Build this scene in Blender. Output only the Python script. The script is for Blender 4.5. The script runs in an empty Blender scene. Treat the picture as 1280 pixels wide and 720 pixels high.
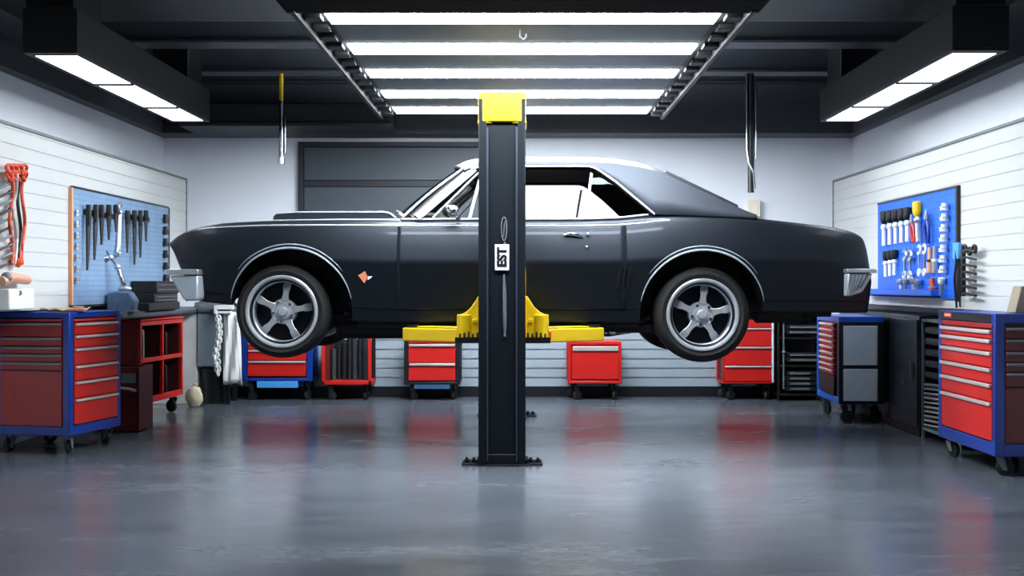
import bpy, bmesh, math, random
from mathutils import Vector, Matrix
random.seed(7)
PI = math.pi
F, H, VX, VY = 1400.0, 1.14, 650.0, 355.0
SC = bpy.context.scene
COL = SC.collection

def P(px, py, d): return Vector(((px-VX)*d/F, d, H-(py-VY)*d/F))
def lerp(a, b, t): return a+(b-a)*t
def interp(tab, x):
    if x <= tab[0][0]: return tab[0][1]
    for (x0, y0), (x1, y1) in zip(tab, tab[1:]):
        if x <= x1: return y0+(y1-y0)*(x-x0)/(x1-x0)
    return tab[-1][1]
def smooth_interp(tab, x):          # monotone-ish cubic through the table
    n = len(tab)
    if x <= tab[0][0]: return tab[0][1]
    if x >= tab[-1][0]: return tab[-1][1]
    def slope(i):
        if i == 0: return (tab[1][1]-tab[0][1])/(tab[1][0]-tab[0][0])
        if i == n-1: return (tab[-1][1]-tab[-2][1])/(tab[-1][0]-tab[-2][0])
        a = (tab[i][1]-tab[i-1][1])/(tab[i][0]-tab[i-1][0]); b = (tab[i+1][1]-tab[i][1])/(tab[i+1][0]-tab[i][0])
        return 0 if a*b <= 0 else 2*a*b/(a+b)
    for i in range(n-1):
        x0, y0 = tab[i]; x1, y1 = tab[i+1]
        if x <= x1:
            h = x1-x0; t = (x-x0)/h
            return ((2*t**3-3*t**2+1)*y0+(t**3-2*t**2+t)*h*slope(i)+(-2*t**3+3*t**2)*y1+(t**3-t**2)*h*slope(i+1))

# ------------------------------------------------------------------ materials
def lin(c):
    return tuple(((v/255)/12.92 if v/255 <= .04045 else (((v/255)+.055)/1.055)**2.4) for v in c)
MATS = {}
def mat(name, rgb, rough=.5, metal=0.0, coat=0.0, noise=.06, nscale=8, spec=.5, bump=0.0, bscale=60, rvar=0.0):
    if name in MATS: return MATS[name]
    m = bpy.data.materials.new(name); m.use_nodes = True
    nt = m.node_tree; b = nt.nodes['Principled BSDF']
    c = lin(rgb)
    b.inputs['Roughness'].default_value = rough; b.inputs['Metallic'].default_value = metal
    b.inputs['Coat Weight'].default_value = coat; b.inputs['Coat Roughness'].default_value = .08
    b.inputs['Specular IOR Level'].default_value = spec
    tc = nt.nodes.new('ShaderNodeTexCoord'); n = nt.nodes.new('ShaderNodeTexNoise')
    n.inputs['Scale'].default_value = nscale; n.inputs['Detail'].default_value = 4
    nt.links.new(tc.outputs['Object'], n.inputs['Vector'])
    r = nt.nodes.new('ShaderNodeMix'); r.data_type = 'RGBA'
    r.inputs[6].default_value = (*[v*(1-noise*2) for v in c], 1); r.inputs[7].default_value = (*[min(1, v*(1+noise*2)) for v in c], 1)
    nt.links.new(n.outputs['Fac'], r.inputs[0]); nt.links.new(r.outputs[2], b.inputs['Base Color'])
    if rvar:
        mr = nt.nodes.new('ShaderNodeMapRange'); mr.inputs[3].default_value = rough-rvar; mr.inputs[4].default_value = rough+rvar
        nt.links.new(n.outputs['Fac'], mr.inputs[0]); nt.links.new(mr.outputs[0], b.inputs['Roughness'])
    if bump:
        n2 = nt.nodes.new('ShaderNodeTexNoise'); n2.inputs['Scale'].default_value = bscale
        nt.links.new(tc.outputs['Object'], n2.inputs['Vector'])
        bp = nt.nodes.new('ShaderNodeBump'); bp.inputs['Strength'].default_value = bump; bp.inputs['Distance'].default_value = .01
        nt.links.new(n2.outputs['Fac'], bp.inputs['Height']); nt.links.new(bp.outputs[0], b.inputs['Normal'])
    MATS[name] = m; return m
def emit(name, rgb, s):
    m = bpy.data.materials.new(name); m.use_nodes = True; nt = m.node_tree; nt.nodes.clear()
    e = nt.nodes.new('ShaderNodeEmission'); o = nt.nodes.new('ShaderNodeOutputMaterial')
    e.inputs[0].default_value = (*lin(rgb), 1); e.inputs[1].default_value = s
    nt.links.new(e.outputs[0], o.inputs[0]); MATS[name] = m; return m
def glass(name, tint, refl=.0):
    m = bpy.data.materials.new(name); m.use_nodes = True; nt = m.node_tree; nt.nodes.clear()
    o = nt.nodes.new('ShaderNodeOutputMaterial'); t = nt.nodes.new('ShaderNodeBsdfTransparent'); g = nt.nodes.new('ShaderNodeBsdfGlossy')
    f = nt.nodes.new('ShaderNodeFresnel'); f.inputs[0].default_value = 1.45; mx = nt.nodes.new('ShaderNodeMixShader')
    t.inputs[0].default_value = (*tint, 1); g.inputs['Roughness'].default_value = .02; g.inputs[0].default_value = (.4, .42, .42, 1)
    nt.links.new(f.outputs[0], mx.inputs[0]); nt.links.new(t.outputs[0], mx.inputs[1]); nt.links.new(g.outputs[0], mx.inputs[2])
    nt.links.new(mx.outputs[0], o.inputs[0]); MATS[name] = m; return m

M_wall = mat('wall_paint', (236, 240, 248), .6, noise=.02, nscale=2)
M_slat = mat('slat_board', (192, 194, 193), .42, noise=.02, nscale=3)
M_dado = mat('dado_board', (150, 162, 172), .5, noise=.02)
M_ceil = mat('ceiling_paint', (26, 28, 33), .8)
M_beam = mat('beam_steel', (58, 62, 70), .6)
M_black = mat('black_plastic', (14, 15, 17), .45)
M_dark = mat('dark_metal', (26, 29, 35), .4, metal=.2)
M_house = mat('lamp_housing', (27, 28, 32), .6)
M_frame = mat('lamp_frame', (74, 84, 91), .6)
M_paint = mat('car_paint', (27, 33, 42), .46, metal=.6, coat=.12, noise=.01)
M_roof = mat('roof_grey', (52, 58, 68), .5, metal=.35, noise=.02, bump=.05, bscale=400)  # roof and rear pillars: lighter, rougher grey than the car paint
M_trim = mat('body_trim', (58, 64, 74), .35, metal=.5, coat=.5)
M_chrome = mat('chrome', (226, 229, 234), .12, metal=1, noise=.01)
M_satin = mat('satin_metal', (200, 206, 212), .32, metal=.85, noise=.03)
M_bump = mat('bumper_metal', (176, 186, 196), .4, metal=.35, noise=.03)
M_rubber = mat('tyre_rubber', (13, 14, 16), .75, bump=.2)
M_rim = mat('rim_metal', (196, 200, 206), .25, metal=.5, noise=.08, nscale=18)
M_polish = mat('polished_trim', (206, 209, 214), .25, metal=.35, noise=.01)
M_rimdark = mat('rim_dark', (34, 38, 46), .35, metal=.7)
M_under = mat('underbody', (20, 20, 21), .7, noise=.15)
M_post = mat('post_paint', (13, 20, 28), .5, metal=.0, noise=.04, spec=.3)
M_yellow = mat('yellow_paint', (222, 184, 8), .42, noise=.05, nscale=14)
M_blue = mat('blue_paint', (4, 50, 138), .38, noise=.04)
M_blue2 = mat('bright_blue_paint', (20, 92, 196), .38, noise=.04)
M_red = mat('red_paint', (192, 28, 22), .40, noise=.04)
M_red2 = mat('deep_shaded_red', (146, 19, 17), .45, noise=.05)  # darker copy of the red; carries the shade of side faces
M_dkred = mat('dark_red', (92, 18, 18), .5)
M_alu = mat('aluminium', (198, 194, 190), .35, metal=.35, noise=.04)
M_greypanel = mat('grey_panel', (212, 226, 240), .5, noise=.03)
M_white = mat('white_plastic', (222, 224, 222), .5, noise=.04)
M_cream = mat('cream_cloth', (205, 196, 168), .8, noise=.12)
M_tan = mat('tan_cloth', (186, 162, 118), .9, noise=.2, bump=.5)
M_orange = mat('orange_red', (214, 74, 36), .5, noise=.2, nscale=40)
M_copper = mat('copper_skin', (206, 152, 128), .45, metal=.2)
M_lightblue = mat('light_blue', (70, 150, 220), .4)
M_grey = mat('mid_grey', (104, 110, 116), .5)
M_bluecloth = mat('blue_bin', (84, 104, 134), .55, noise=.2, nscale=20)
M_green = mat('grey_green', (112, 132, 128), .5)
M_signw = mat('sign_white', (232, 234, 234), .5)
M_light = emit('lamp_diffuser', (240, 248, 255), 62.0)
M_light2 = emit('side_diffuser', (240, 248, 255), 7.5)
M_glass = glass('clear_glass', (.93, .95, .95))
M_dglass = glass('dark_glass', (.05, .06, .07))

def floor_mat():
    m = bpy.data.materials.new('floor_epoxy'); m.use_nodes = True; nt = m.node_tree; b = nt.nodes['Principled BSDF']
    tc = nt.nodes.new('ShaderNodeTexCoord')
    n = nt.nodes.new('ShaderNodeTexNoise'); n.inputs['Scale'].default_value = 1.3; n.inputs['Detail'].default_value = 4; n.inputs['Roughness'].default_value = .65
    n2 = nt.nodes.new('ShaderNodeTexNoise'); n2.inputs['Scale'].default_value = 14; n2.inputs['Detail'].default_value = 6
    st = nt.nodes.new('ShaderNodeVectorMath'); st.operation = 'MULTIPLY'; st.inputs[1].default_value = (.45, 1.5, 1)
    nt.links.new(tc.outputs['Object'], st.inputs[0]); nt.links.new(st.outputs[0], n.inputs['Vector']); nt.links.new(st.outputs[0], n2.inputs['Vector'])
    cr = nt.nodes.new('ShaderNodeValToRGB'); e = cr.color_ramp.elements
    e[0].position = .3; e[0].color = (*lin((66, 71, 78)), 1); e[1].position = .72; e[1].color = (*lin((92, 98, 107)), 1)
    mx = nt.nodes.new('ShaderNodeMath'); mx.operation = 'MULTIPLY_ADD'; mx.inputs[1].default_value = .35; 
    nt.links.new(n2.outputs['Fac'], mx.inputs[0])
    mm = nt.nodes.new('ShaderNodeMath'); mm.operation = 'MULTIPLY'; mm.inputs[1].default_value = .65
    nt.links.new(n.outputs['Fac'], mm.inputs[0]); nt.links.new(mm.outputs[0], mx.inputs[2])
    nt.links.new(mx.outputs[0], cr.inputs[0])
    br = nt.nodes.new('ShaderNodeTexBrick'); br.inputs['Scale'].default_value = 1; br.offset = 0
    br.inputs['Mortar Size'].default_value = .006; br.inputs['Brick Width'].default_value = 5.3; br.inputs['Row Height'].default_value = 60
    br.inputs['Color1'].default_value = (1, 1, 1, 1); br.inputs['Color2'].default_value = (1, 1, 1, 1); br.inputs['Mortar'].default_value = (.6, .6, .6, 1)
    sh = nt.nodes.new('ShaderNodeVectorMath'); sh.operation = 'ADD'; sh.inputs[1].default_value = (2.65, 30, 0)
    nt.links.new(tc.outputs['Object'], sh.inputs[0]); nt.links.new(sh.outputs[0], br.inputs['Vector'])
    ml = nt.nodes.new('ShaderNodeMix'); ml.data_type = 'RGBA'; ml.blend_type = 'MULTIPLY'; ml.inputs[0].default_value = 1
    nt.links.new(cr.outputs[0], ml.inputs[6]); nt.links.new(br.outputs[0], ml.inputs[7]); nt.links.new(ml.outputs[2], b.inputs['Base Color'])
    mr = nt.nodes.new('ShaderNodeMapRange'); mr.inputs[1].default_value = .3; mr.inputs[2].default_value = .7; mr.inputs[3].default_value = .17; mr.inputs[4].default_value = .30
    nt.links.new(n.outputs['Fac'], mr.inputs[0]); nt.links.new(mr.outputs[0], b.inputs['Roughness'])
    b.inputs['Specular IOR Level'].default_value = .36
    bp = nt.nodes.new('ShaderNodeBump'); bp.inputs['Strength'].default_value = .025; bp.inputs['Distance'].default_value = .01
    nt.links.new(n2.outputs['Fac'], bp.inputs['Height']); nt.links.new(bp.outputs[0], b.inputs['Normal'])
    return m
M_floor = floor_mat()
def peg_mat(name, rgb, edge=.3):
    m = mat(name, rgb, .5, noise=.12, nscale=5)
    nt = m.node_tree; b = nt.nodes['Principled BSDF']
    src = b.inputs['Base Color'].links[0].from_socket
    tc = nt.nodes.new('ShaderNodeTexCoord'); mp = nt.nodes.new('ShaderNodeVectorMath'); mp.operation = 'SCALE'; mp.inputs[3].default_value = 25
    fr = nt.nodes.new('ShaderNodeVectorMath'); fr.operation = 'FRACTION'; sb = nt.nodes.new('ShaderNodeVectorMath'); sb.operation = 'SUBTRACT'; sb.inputs[1].default_value = (.5, .5, .5)
    ml = nt.nodes.new('ShaderNodeVectorMath'); ml.operation = 'MULTIPLY'; ml.inputs[1].default_value = (0, 1, 1)
    ln = nt.nodes.new('ShaderNodeVectorMath'); ln.operation = 'LENGTH'; lt = nt.nodes.new('ShaderNodeMath'); lt.operation = 'LESS_THAN'; lt.inputs[1].default_value = .17
    nt.links.new(tc.outputs['Object'], mp.inputs[0]); nt.links.new(mp.outputs[0], fr.inputs[0]); nt.links.new(fr.outputs[0], sb.inputs[0])
    nt.links.new(sb.outputs[0], ml.inputs[0]); nt.links.new(ml.outputs[0], ln.inputs[0]); nt.links.new(ln.outputs['Value'], lt.inputs[0])
    mx = nt.nodes.new('ShaderNodeMix'); mx.data_type = 'RGBA'; nt.links.new(lt.outputs[0], mx.inputs[0]); nt.links.new(src, mx.inputs[6])
    mx.inputs[7].default_value = (*[v*edge for v in lin(rgb)], 1); nt.links.new(mx.outputs[2], b.inputs['Base Color'])
    return m
M_pegL = peg_mat('pegboard_faded_blue', (116, 144, 176), .5)
M_pegR = peg_mat('pegboard_bright_blue', (14, 96, 214), .3)

# ------------------------------------------------------------------ mesh builder
class MB:
    def __init__(s): s.bm = bmesh.new()
    def _geom(s, vs, fs, mi=0):
        bv = [s.bm.verts.new(v) for v in vs]
        for f in fs:
            try: nf = s.bm.faces.new([bv[i] for i in f]); nf.material_index = mi
            except ValueError: pass
        return bv
    def box(s, a, b, mi=0, M=None):
        x0, x1 = sorted((a[0], b[0])); y0, y1 = sorted((a[1], b[1])); z0, z1 = sorted((a[2], b[2]))
        v = [Vector(p) for p in ((x0,y0,z0),(x1,y0,z0),(x1,y1,z0),(x0,y1,z0),(x0,y0,z1),(x1,y0,z1),(x1,y1,z1),(x0,y1,z1))]
        if M: v = [M @ p for p in v]
        s._geom(v, [(0,3,2,1),(4,5,6,7),(0,1,5,4),(1,2,6,5),(2,3,7,6),(3,0,4,7)], mi); return s
    def prism(s, pts, a, b, mi=0):      # pts: list of 3D points of a planar polygon, extruded by vector
        off = Vector(b)-Vector(a)
        n = len(pts); v = [Vector(p) for p in pts]+[Vector(p)+off for p in pts]
        s._geom(v, [tuple(range(n))[::-1], tuple(range(n, 2*n))]+[(i, (i+1) % n, n+(i+1) % n, n+i) for i in range(n)], mi); return s
    def tube(s, pts, r, n=8, mi=0, closed=False, caps=True, sy=1.0):
        pts = [Vector(p) for p in pts]; rs = r if isinstance(r, (list, tuple)) else [r]*len(pts)
        rings = []; up = None
        for i, p in enumerate(pts):
            a = pts[i-1] if (i > 0 or closed) else p; b = pts[(i+1) % len(pts)] if (i < len(pts)-1 or closed) else p
            d = (b-a).normalized() if (b-a).length > 0 else Vector((0, 0, 1))
            if up is None: up = d.orthogonal().normalized()
            u = (up-d*up.dot(d)); u = u.normalized() if u.length > 1e-5 else d.orthogonal().normalized(); up = u
            w = d.cross(u)
            rings.append([s.bm.verts.new(p+(u*math.cos(2*PI*k/n)+w*math.sin(2*PI*k/n)*sy)*rs[i]) for k in range(n)])
        m = len(rings)
        for i in range(m if closed else m-1):
            A, B = rings[i], rings[(i+1) % m]
            for k in range(n):
                f = s.bm.faces.new([A[k], A[(k+1) % n], B[(k+1) % n], B[k]]); f.material_index = mi; f.smooth = True
        if caps and not closed:
            for R_ in (rings[0][::-1], rings[-1]):
                f = s.bm.faces.new(R_); f.material_index = mi
        return s
    def cyl(s, a, b, r, n=20, mi=0, r2=None): return s.tube([a, b], [r, r if r2 is None else r2], n, mi)
    def lathe(s, prof, c, axis='Y', n=48, mi=0, closed=False):   # prof: (r, t)
        c = Vector(c); rings = []
        for r, t in prof:
            ring = []
            for k in range(n):
                a = 2*PI*k/n; q = (r*math.cos(a), r*math.sin(a))
                v = {'Y': (q[0], t, q[1]), 'Z': (q[0], q[1], t), 'X': (t, q[0], q[1])}[axis]
                ring.append(s.bm.verts.new(c+Vector(v)))
            rings.append(ring)
        m = len(rings)
        for i in range(m if closed else m-1):
            A, B = rings[i], rings[(i+1) % m]
            for k in range(n):
                f = s.bm.faces.new([A[k], A[(k+1) % n], B[(k+1) % n], B[k]]); f.material_index = mi; f.smooth = True
        if not closed:
            for R_ in (rings[0][::-1], rings[-1]):
                if prof[0][0] > 1e-4: 
                    try: f = s.bm.faces.new(R_); f.material_index = mi
                    except ValueError: pass
        return s
    def sphere(s, c, r, mi=0, sc=(1, 1, 1), u=14, v=8):
        mtx = Matrix.Translation(c) @ Matrix.Diagonal((*sc, 1))
        res = bmesh.ops.create_uvsphere(s.bm, u_segments=u, v_segments=v, radius=r, matrix=mtx)
        for vv in res['verts']:
            for f in vv.link_faces: f.material_index = mi; f.smooth = True
        return s
    def grid(s, rows, mi=0, smooth=True, skip=None, mfun=None):
        R_ = [[s.bm.verts.new(p) for p in r] for r in rows]
        for i in range(len(R_)-1):
            for j in range(len(R_[0])-1):
                if skip and skip(i, j): continue
                f = s.bm.faces.new([R_[i][j], R_[i][j+1], R_[i+1][j+1], R_[i+1][j]]); f.smooth = smooth
                f.material_index = mfun(i, j) if mfun else mi
        return R_
    def xform(s, M): bmesh.ops.transform(s.bm, matrix=M, verts=s.bm.verts); return s

OFF = {}
def root_of(o):
    while o.parent: o = o.parent
    return o
def build(name, mb, m, parent=None, bevel=0.0, world=True, ang=35, sub=0, solid=None, label=None):
    bm = mb.bm
    if parent is not None and world:
        M = OFF.get(root_of(parent).name)
        if M is not None: bmesh.ops.transform(bm, matrix=M.inverted(), verts=bm.verts)
    bmesh.ops.recalc_face_normals(bm, faces=bm.faces)
    me = bpy.data.meshes.new(name); bm.to_mesh(me); bm.free()
    for x in (m if isinstance(m, (list, tuple)) else [m]): me.materials.append(x)
    o = bpy.data.objects.new(name, me); COL.objects.link(o)
    if parent is not None: o.parent = parent
    for p in me.polygons: p.use_smooth = True
    me.set_sharp_from_angle(angle=math.radians(ang))
    if solid:
        md = o.modifiers.new('solid', 'SOLIDIFY'); md.thickness = solid; md.offset = -1
    if bevel:
        md = o.modifiers.new('bevel', 'BEVEL'); md.width = bevel; md.segments = 2; md.limit_method = 'ANGLE'; md.angle_limit = math.radians(40)
    if sub:
        md = o.modifiers.new('sub', 'SUBSURF'); md.levels = sub; md.render_levels = sub
    if label: o['label'] = label
    return o
def thing(name, label, cat, loc=(0, 0, 0), rz=0, group=None):
    o = bpy.data.objects.new(name, None); o.empty_display_size = .1; COL.objects.link(o)
    o.location = loc; o.rotation_euler = (0, 0, rz)
    OFF[o.name] = Matrix.Translation(loc) @ Matrix.Rotation(rz, 4, 'Z')
    o['label'] = label; o['category'] = cat
    if group: o['group'] = group
    return o
def tag(o, label, cat, group=None):
    o['label'] = label; o['category'] = cat
    if group: o['group'] = group
    return o
def struct(name, mb, m, parent=None, **k):
    o = build(name, mb, m, parent, **k)
    if parent is None: o['kind'] = 'structure'
    return o
def origin_to(o, loc):              # move a world-built single mesh's origin
    loc = Vector(loc); o.data.transform(Matrix.Translation(-loc)); o.location = loc; return o
def copy_tree(o, parent=None):
    c = o.copy(); COL.objects.link(c)
    if parent is not None: c.parent = parent
    for ch in o.children: copy_tree(ch, c)
    return c

# ------------------------------------------------------------------ room
XL, XR, YB, YF, ZC = -3.61, 3.365, 11.35, -3.0, 3.3
SL, SR = -3.28, 3.08        # faces of the slatted wall boards
struct('floor', MB().box((XL-.1, YF-.1, -.1), (XR+.1, YB+.1, 0)), M_floor)
ceil = struct('ceiling', MB().box((XL-.1, YF-.1, ZC), (XR+.1, YB+.1, ZC+.1)), M_ceil)
wb = struct('wall_back', MB().box((XL-.1, YB, 0), (XR+.1, YB+.1, ZC)), M_wall)
wl = struct('wall_left', MB().box((XL-.1, YF, 0), (XL, YB, ZC)), M_wall)
wr = struct('wall_right', MB().box((XR, YF, 0), (XR+.1, YB, ZC)), M_wall)
struct('wall_front', MB().box((XL-.1, YF-.1, 0), (XR+.1, YF, ZC)), mat('front_wall_paint', (90, 94, 100), .8))
struct('baseboard_back', MB().box((XL, YB-.025, 0), (XR, YB, .105)), M_dark, bevel=.004)
# slatted dado on the back wall
def slats_profile(z0, z1, step, gap=.011, dep=.005):
    out = []; z = z0
    while z < z1-1e-4:
        e = min(z+step, z1); out += [(z, 0), (e-gap, 0), (e-gap, -dep), (e, -dep)]; z = e
    return out
def slat_board(name, parent, face_fn, z0, z1, step, a, b, thick, m, gap=.011, dep=.005):
    mb = MB(); pr = slats_profile(z0, z1, step, gap, dep)
    pts0 = [face_fn(a, t, z) for z, t in pr]+[face_fn(a, -thick, z1), face_fn(a, -thick, z0)]
    pts1 = [face_fn(b, t, z) for z, t in pr]+[face_fn(b, -thick, z1), face_fn(b, -thick, z0)]
    n = len(pts0); mb._geom(pts0+pts1, [tuple(range(n)), tuple(range(n, 2*n))]+[(i, (i+1) % n, n+(i+1) % n, n+i) for i in range(n)])
    return struct(name, mb, m, parent, ang=20, world=False)
slat_board('slat_panel', wb, lambda u, t, z: Vector((u, YB-.03-t, z)), .105, .79, .095, XL+.02, XR-.02, .03, M_dado, .014, .014)
slat_board('slat_panel', wl, lambda u, t, z: Vector((SL+t, u, z)), .965, 2.16, .098, 3.0, 11.0, SL-XL, M_slat)
slat_board('slat_panel', wr, lambda u, t, z: Vector((SR-t, u, z)), .965, 2.14, .098, 3.0, 11.0, XR-SR, M_slat)
struct('edge_trim', MB().box((XL, 3, 2.16), (SL+.008, 11.01, 2.178)).box((SL-.012, 11.0, .965), (SL+.008, 11.012, 2.178)), M_grey, wl, world=False)
struct('edge_trim', MB().box((XR, 3, 2.14), (SR-.008, 11.01, 2.158)).box((SR+.012, 11.0, .965), (SR-.008, 11.012, 2.158)), M_grey, wr, world=False)
# ceiling beams
def beam(y0, y1, z0=3.0, m=M_beam, x0=XL, x1=XR):
    mb = MB(); mb.box((x0, y0, z0), (x1, y1, z0+.018)); mb.box((x0, (y0+y1)/2-.01, z0+.018), (x1, (y0+y1)/2+.01, ZC)); mb.box((x0, y0, ZC-.02), (x1, y1, ZC))
    struct('beam', mb, m, ceil, world=False)
beam(8.62, 8.86); beam(9.82, 10.02); beam(10.9, 11.1, 3.1)
struct('soffit', MB().box((XL, 7.2, 3.0), (XR, 7.95, ZC)), mat('soffit_paint', (44, 48, 53), .7), ceil, world=False, bevel=.01)
M_band = mat('dark_band_paint', (66, 70, 77), .7)  # dark boxes added round the wall tops to darken the upper walls
struct('dark_band', MB().box((XL, 11.0, 2.62), (XR, YB, ZC)), M_band, ceil, world=False)
for xa, xb in ((XL, XL+.10), (XR-.10, XR)): struct('dark_band', MB().box((xa, YF, 2.62), (xb, 11.0, ZC)), M_band, ceil, world=False)
struct('soffit', MB().box((-3.2, 10.55, 2.66), (-1.22, 11.0, 2.84)).box((-3.2, 10.5, 2.62), (-1.2, 11.0, 2.66)), mat('duct_paint', (34, 36, 41), .6), ceil, world=False, bevel=.008)
# dark shuttered opening in the back wall
w1 = bpy.data.objects.new('window_1', None); COL.objects.link(w1); w1['kind'] = 'structure'
x0, x1, z0, z1 = -2.24, -.30, .95, 2.575
mb = MB(); mb.box((x0, YB-.05, z1-.05), (x1, YB, z1)).box((x0, YB-.05, z0), (x1, YB, z0+.05)).box((x0, YB-.05, z0+.05), (x0+.05, YB, z1-.05)).box((x1-.05, YB-.05, z0+.05), (x1, YB, z1-.05))
struct('window_frame', mb, mat('window_frame_paint', (38, 42, 50), .5), w1, world=False, bevel=.004)
M_shut = mat('shutter_paint', (66, 74, 82), .5, noise=.04)
zz = z1-.05
for k, hgt in enumerate((.34, .36, .36, .36)):
    struct('shutter_panel', MB().box((x0+.05, YB-.03, max(z0+.05, zz-hgt)), (x1-.05, YB, zz)), M_shut, w1, world=False, bevel=.012)
    zz -= hgt
    if k < 3: struct('shutter_rail', MB().box((x0+.05, YB-.036, zz-.06), (x1-.05, YB, zz)), mat('rail_paint', (30, 33, 40), .5), w1, world=False, bevel=.004); zz -= .06

# ------------------------------------------------------------------ ceiling lights
cl = thing('ceiling_light', 'wide ceiling light of five glowing crosswise strips in a dark frame above the car', 'light', (0.01, 8, 2.64))
S = [(6.19, 6.46), (7.02, 7.31), (7.86, 8.15), (8.72, 9.03), (9.53, 9.85)]
for a, b in S:
    build('diffuser', MB().box((-1.085, a, 2.64), (1.115, b, 2.652)), M_light, cl)
mb = MB(); edges = [6.02]+[v for s in S for v in s]+[9.95]
for i in range(0, len(edges), 2):
    mb.box((-1.085, edges[i], 2.645), (1.115, edges[i+1], 2.70))
build('panel', mb, M_frame, cl)
for sx in (-1, 1):
    mb = MB(); xa, xb = (-1.245, -1.085) if sx < 0 else (1.115, 1.275)
    mb.box((xa, 6.02, 2.655), (xb, 9.95, 2.72))
    e = xa if sx < 0 else xb
    mb.box((e, 6.02, 2.60), (e+.03*(-sx), 9.95, 2.66))
    for k in range(15):
        y = 6.25+k*.255; mb.box((xa+.04, y, 2.628), (xb-.03, y+.12, 2.655))
    build('rail', mb, M_house, cl, bevel=.004)
build('end_box', MB().box((-1.27, 5.8, 2.61), (1.30, 6.09, 2.92)), mat('end_box_black', (6, 6, 7), .9, spec=.1), cl, bevel=.008)
build('hook', MB().tube([(0.0, 6.62, 2.645), (0.0, 6.62, 2.60), (.02, 6.62, 2.585), (.035, 6.62, 2.60), (.035, 6.62, 2.62)], .006), M_grey, cl)
mb = MB()
for x in (-1.0, 1.03):
    for y in (6.5, 7.95+.2, 9.6): mb.cyl((x, y, 2.70), (x, y, ZC), .012, 8)
build('hanger', mb, M_dark, cl)
def side_light(x0, x1, cuts, y0, y1, label):
    t = thing('ceiling_light', label, 'light', ((x0+x1)/2, (y0+y1)/2, 2.54), group='long ceiling lights beside the walls')
    hx0, hx1 = x0-.035, x1+.035
    mb = MB(); mb.box((hx0, y0-.09, 2.545), (hx1, y1+.06, 2.80)); 
    mb.box((hx0, y0-.09, 2.53), (x0, y1+.06, 2.546)).box((x1, y0-.09, 2.53), (hx1, y1+.06, 2.546)).box((x0, y0-.09, 2.53), (x1, y0, 2.546)).box((x0, y1, 2.53), (x1, y1+.06, 2.546))
    build('housing', mb, M_house, t, bevel=.004)
    ys = [y0]+cuts+[y1]
    for a, b in zip(ys, ys[1:]): build('diffuser', MB().box((x0, a+.012, 2.532), (x1, b-.012, 2.5445)), M_light2, t)
    for c in cuts: build('divider', MB().box((x0, c-.03, 2.524), (x1, c+.03, 2.5445)), M_dark, t)
    for a, b in ((y0-.09, y0+.35), (y1-.5, y1-.1)):
        build('mounting_block', MB().box((hx0+.02, a, 2.80), (hx1-.02, b, ZC)), M_black, t, bevel=.005)
side_light(-2.96, -2.70, [7.80, 8.83], 6.83, 9.56, 'long black box light with three glowing panels by the left wall')
side_light(2.61, 2.88, [7.75, 8.79], 6.76, 9.56, 'long black box light with three glowing panels by the right wall')
t = thing('strip_light', 'short pale strip light high up in the left corner, cut off by the picture edge', 'light', (-3.2, 6.3, 2.62))
build('housing', MB().box((-3.5, 6.05, 2.70), (-2.92, 6.30, 2.76)), M_house, t, bevel=.004)
build('diffuser', MB().box((-3.48, 6.08, 2.675), (-2.94, 6.28, 2.70)), emit('weak_diffuser', (190, 205, 220), .8), t, bevel=.004)
build('hanger', MB().cyl((-3.4, 6.18, 2.76), (-3.4, 6.18, ZC), .01).cyl((-3.0, 6.18, 2.76), (-3.0, 6.18, ZC), .01), M_dark, t)

# hanging lines
t = thing('air_line', 'chrome air line with yellow top hanging from the ceiling over the car bonnet', 'air line', (-2.11, 9.75, 2.2))
build('hose', MB().cyl((-2.11, 9.9, 2.76), (-2.11, 9.9, 3.0), .018, 12), M_yellow, t, label='yellow top section')
build('pipe', MB().cyl((-2.11, 9.9, 2.23), (-2.11, 9.9, 2.76), .02, 12).cyl((-2.08, 9.9, 2.3), (-2.08, 9.9, 2.62), .01, 10), mat('dark_chrome', (120, 124, 130), .2, metal=1), t)
build('nozzle', MB().cyl((-2.11, 9.9, 2.2), (-2.11, 9.9, 2.26), .03, 12), M_chrome, t)
t = thing('air_line', 'black and chrome pipe hanging from the ceiling over the rear of the car', 'air line', (2.04, 9.9, 1.95))
build('hose', MB().cyl((2.045, 9.92, 1.95), (2.045, 9.92, 3.0), .028, 12), M_black, t, label='thick black pipe')
build('pipe', MB().cyl((2.005, 9.9, 2.32), (2.005, 9.9, 3.0), .012, 10).tube([(2.005, 9.9, 2.32), (2.02, 9.89, 2.2), (2.06, 9.88, 2.12), (2.07, 9.88, 1.98)], .011, 8).cyl((2.085, 9.9, 2.25), (2.085, 9.9, 2.9), .008, 8), MATS['dark_chrome'], t)
o = build('outlet_box', MB().box((2.30, YB-.07, 1.82), (2.42, YB, 1.99)).box((2.325, YB-.076, 1.85), (2.395, YB-.07, 1.96)), mat('cream_plastic', (236, 228, 206), .5), bevel=.006)
tag(origin_to(o, (2.36, YB, 1.82)), 'small cream electrical box on the back wall above the car boot', 'electrical box')

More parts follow.
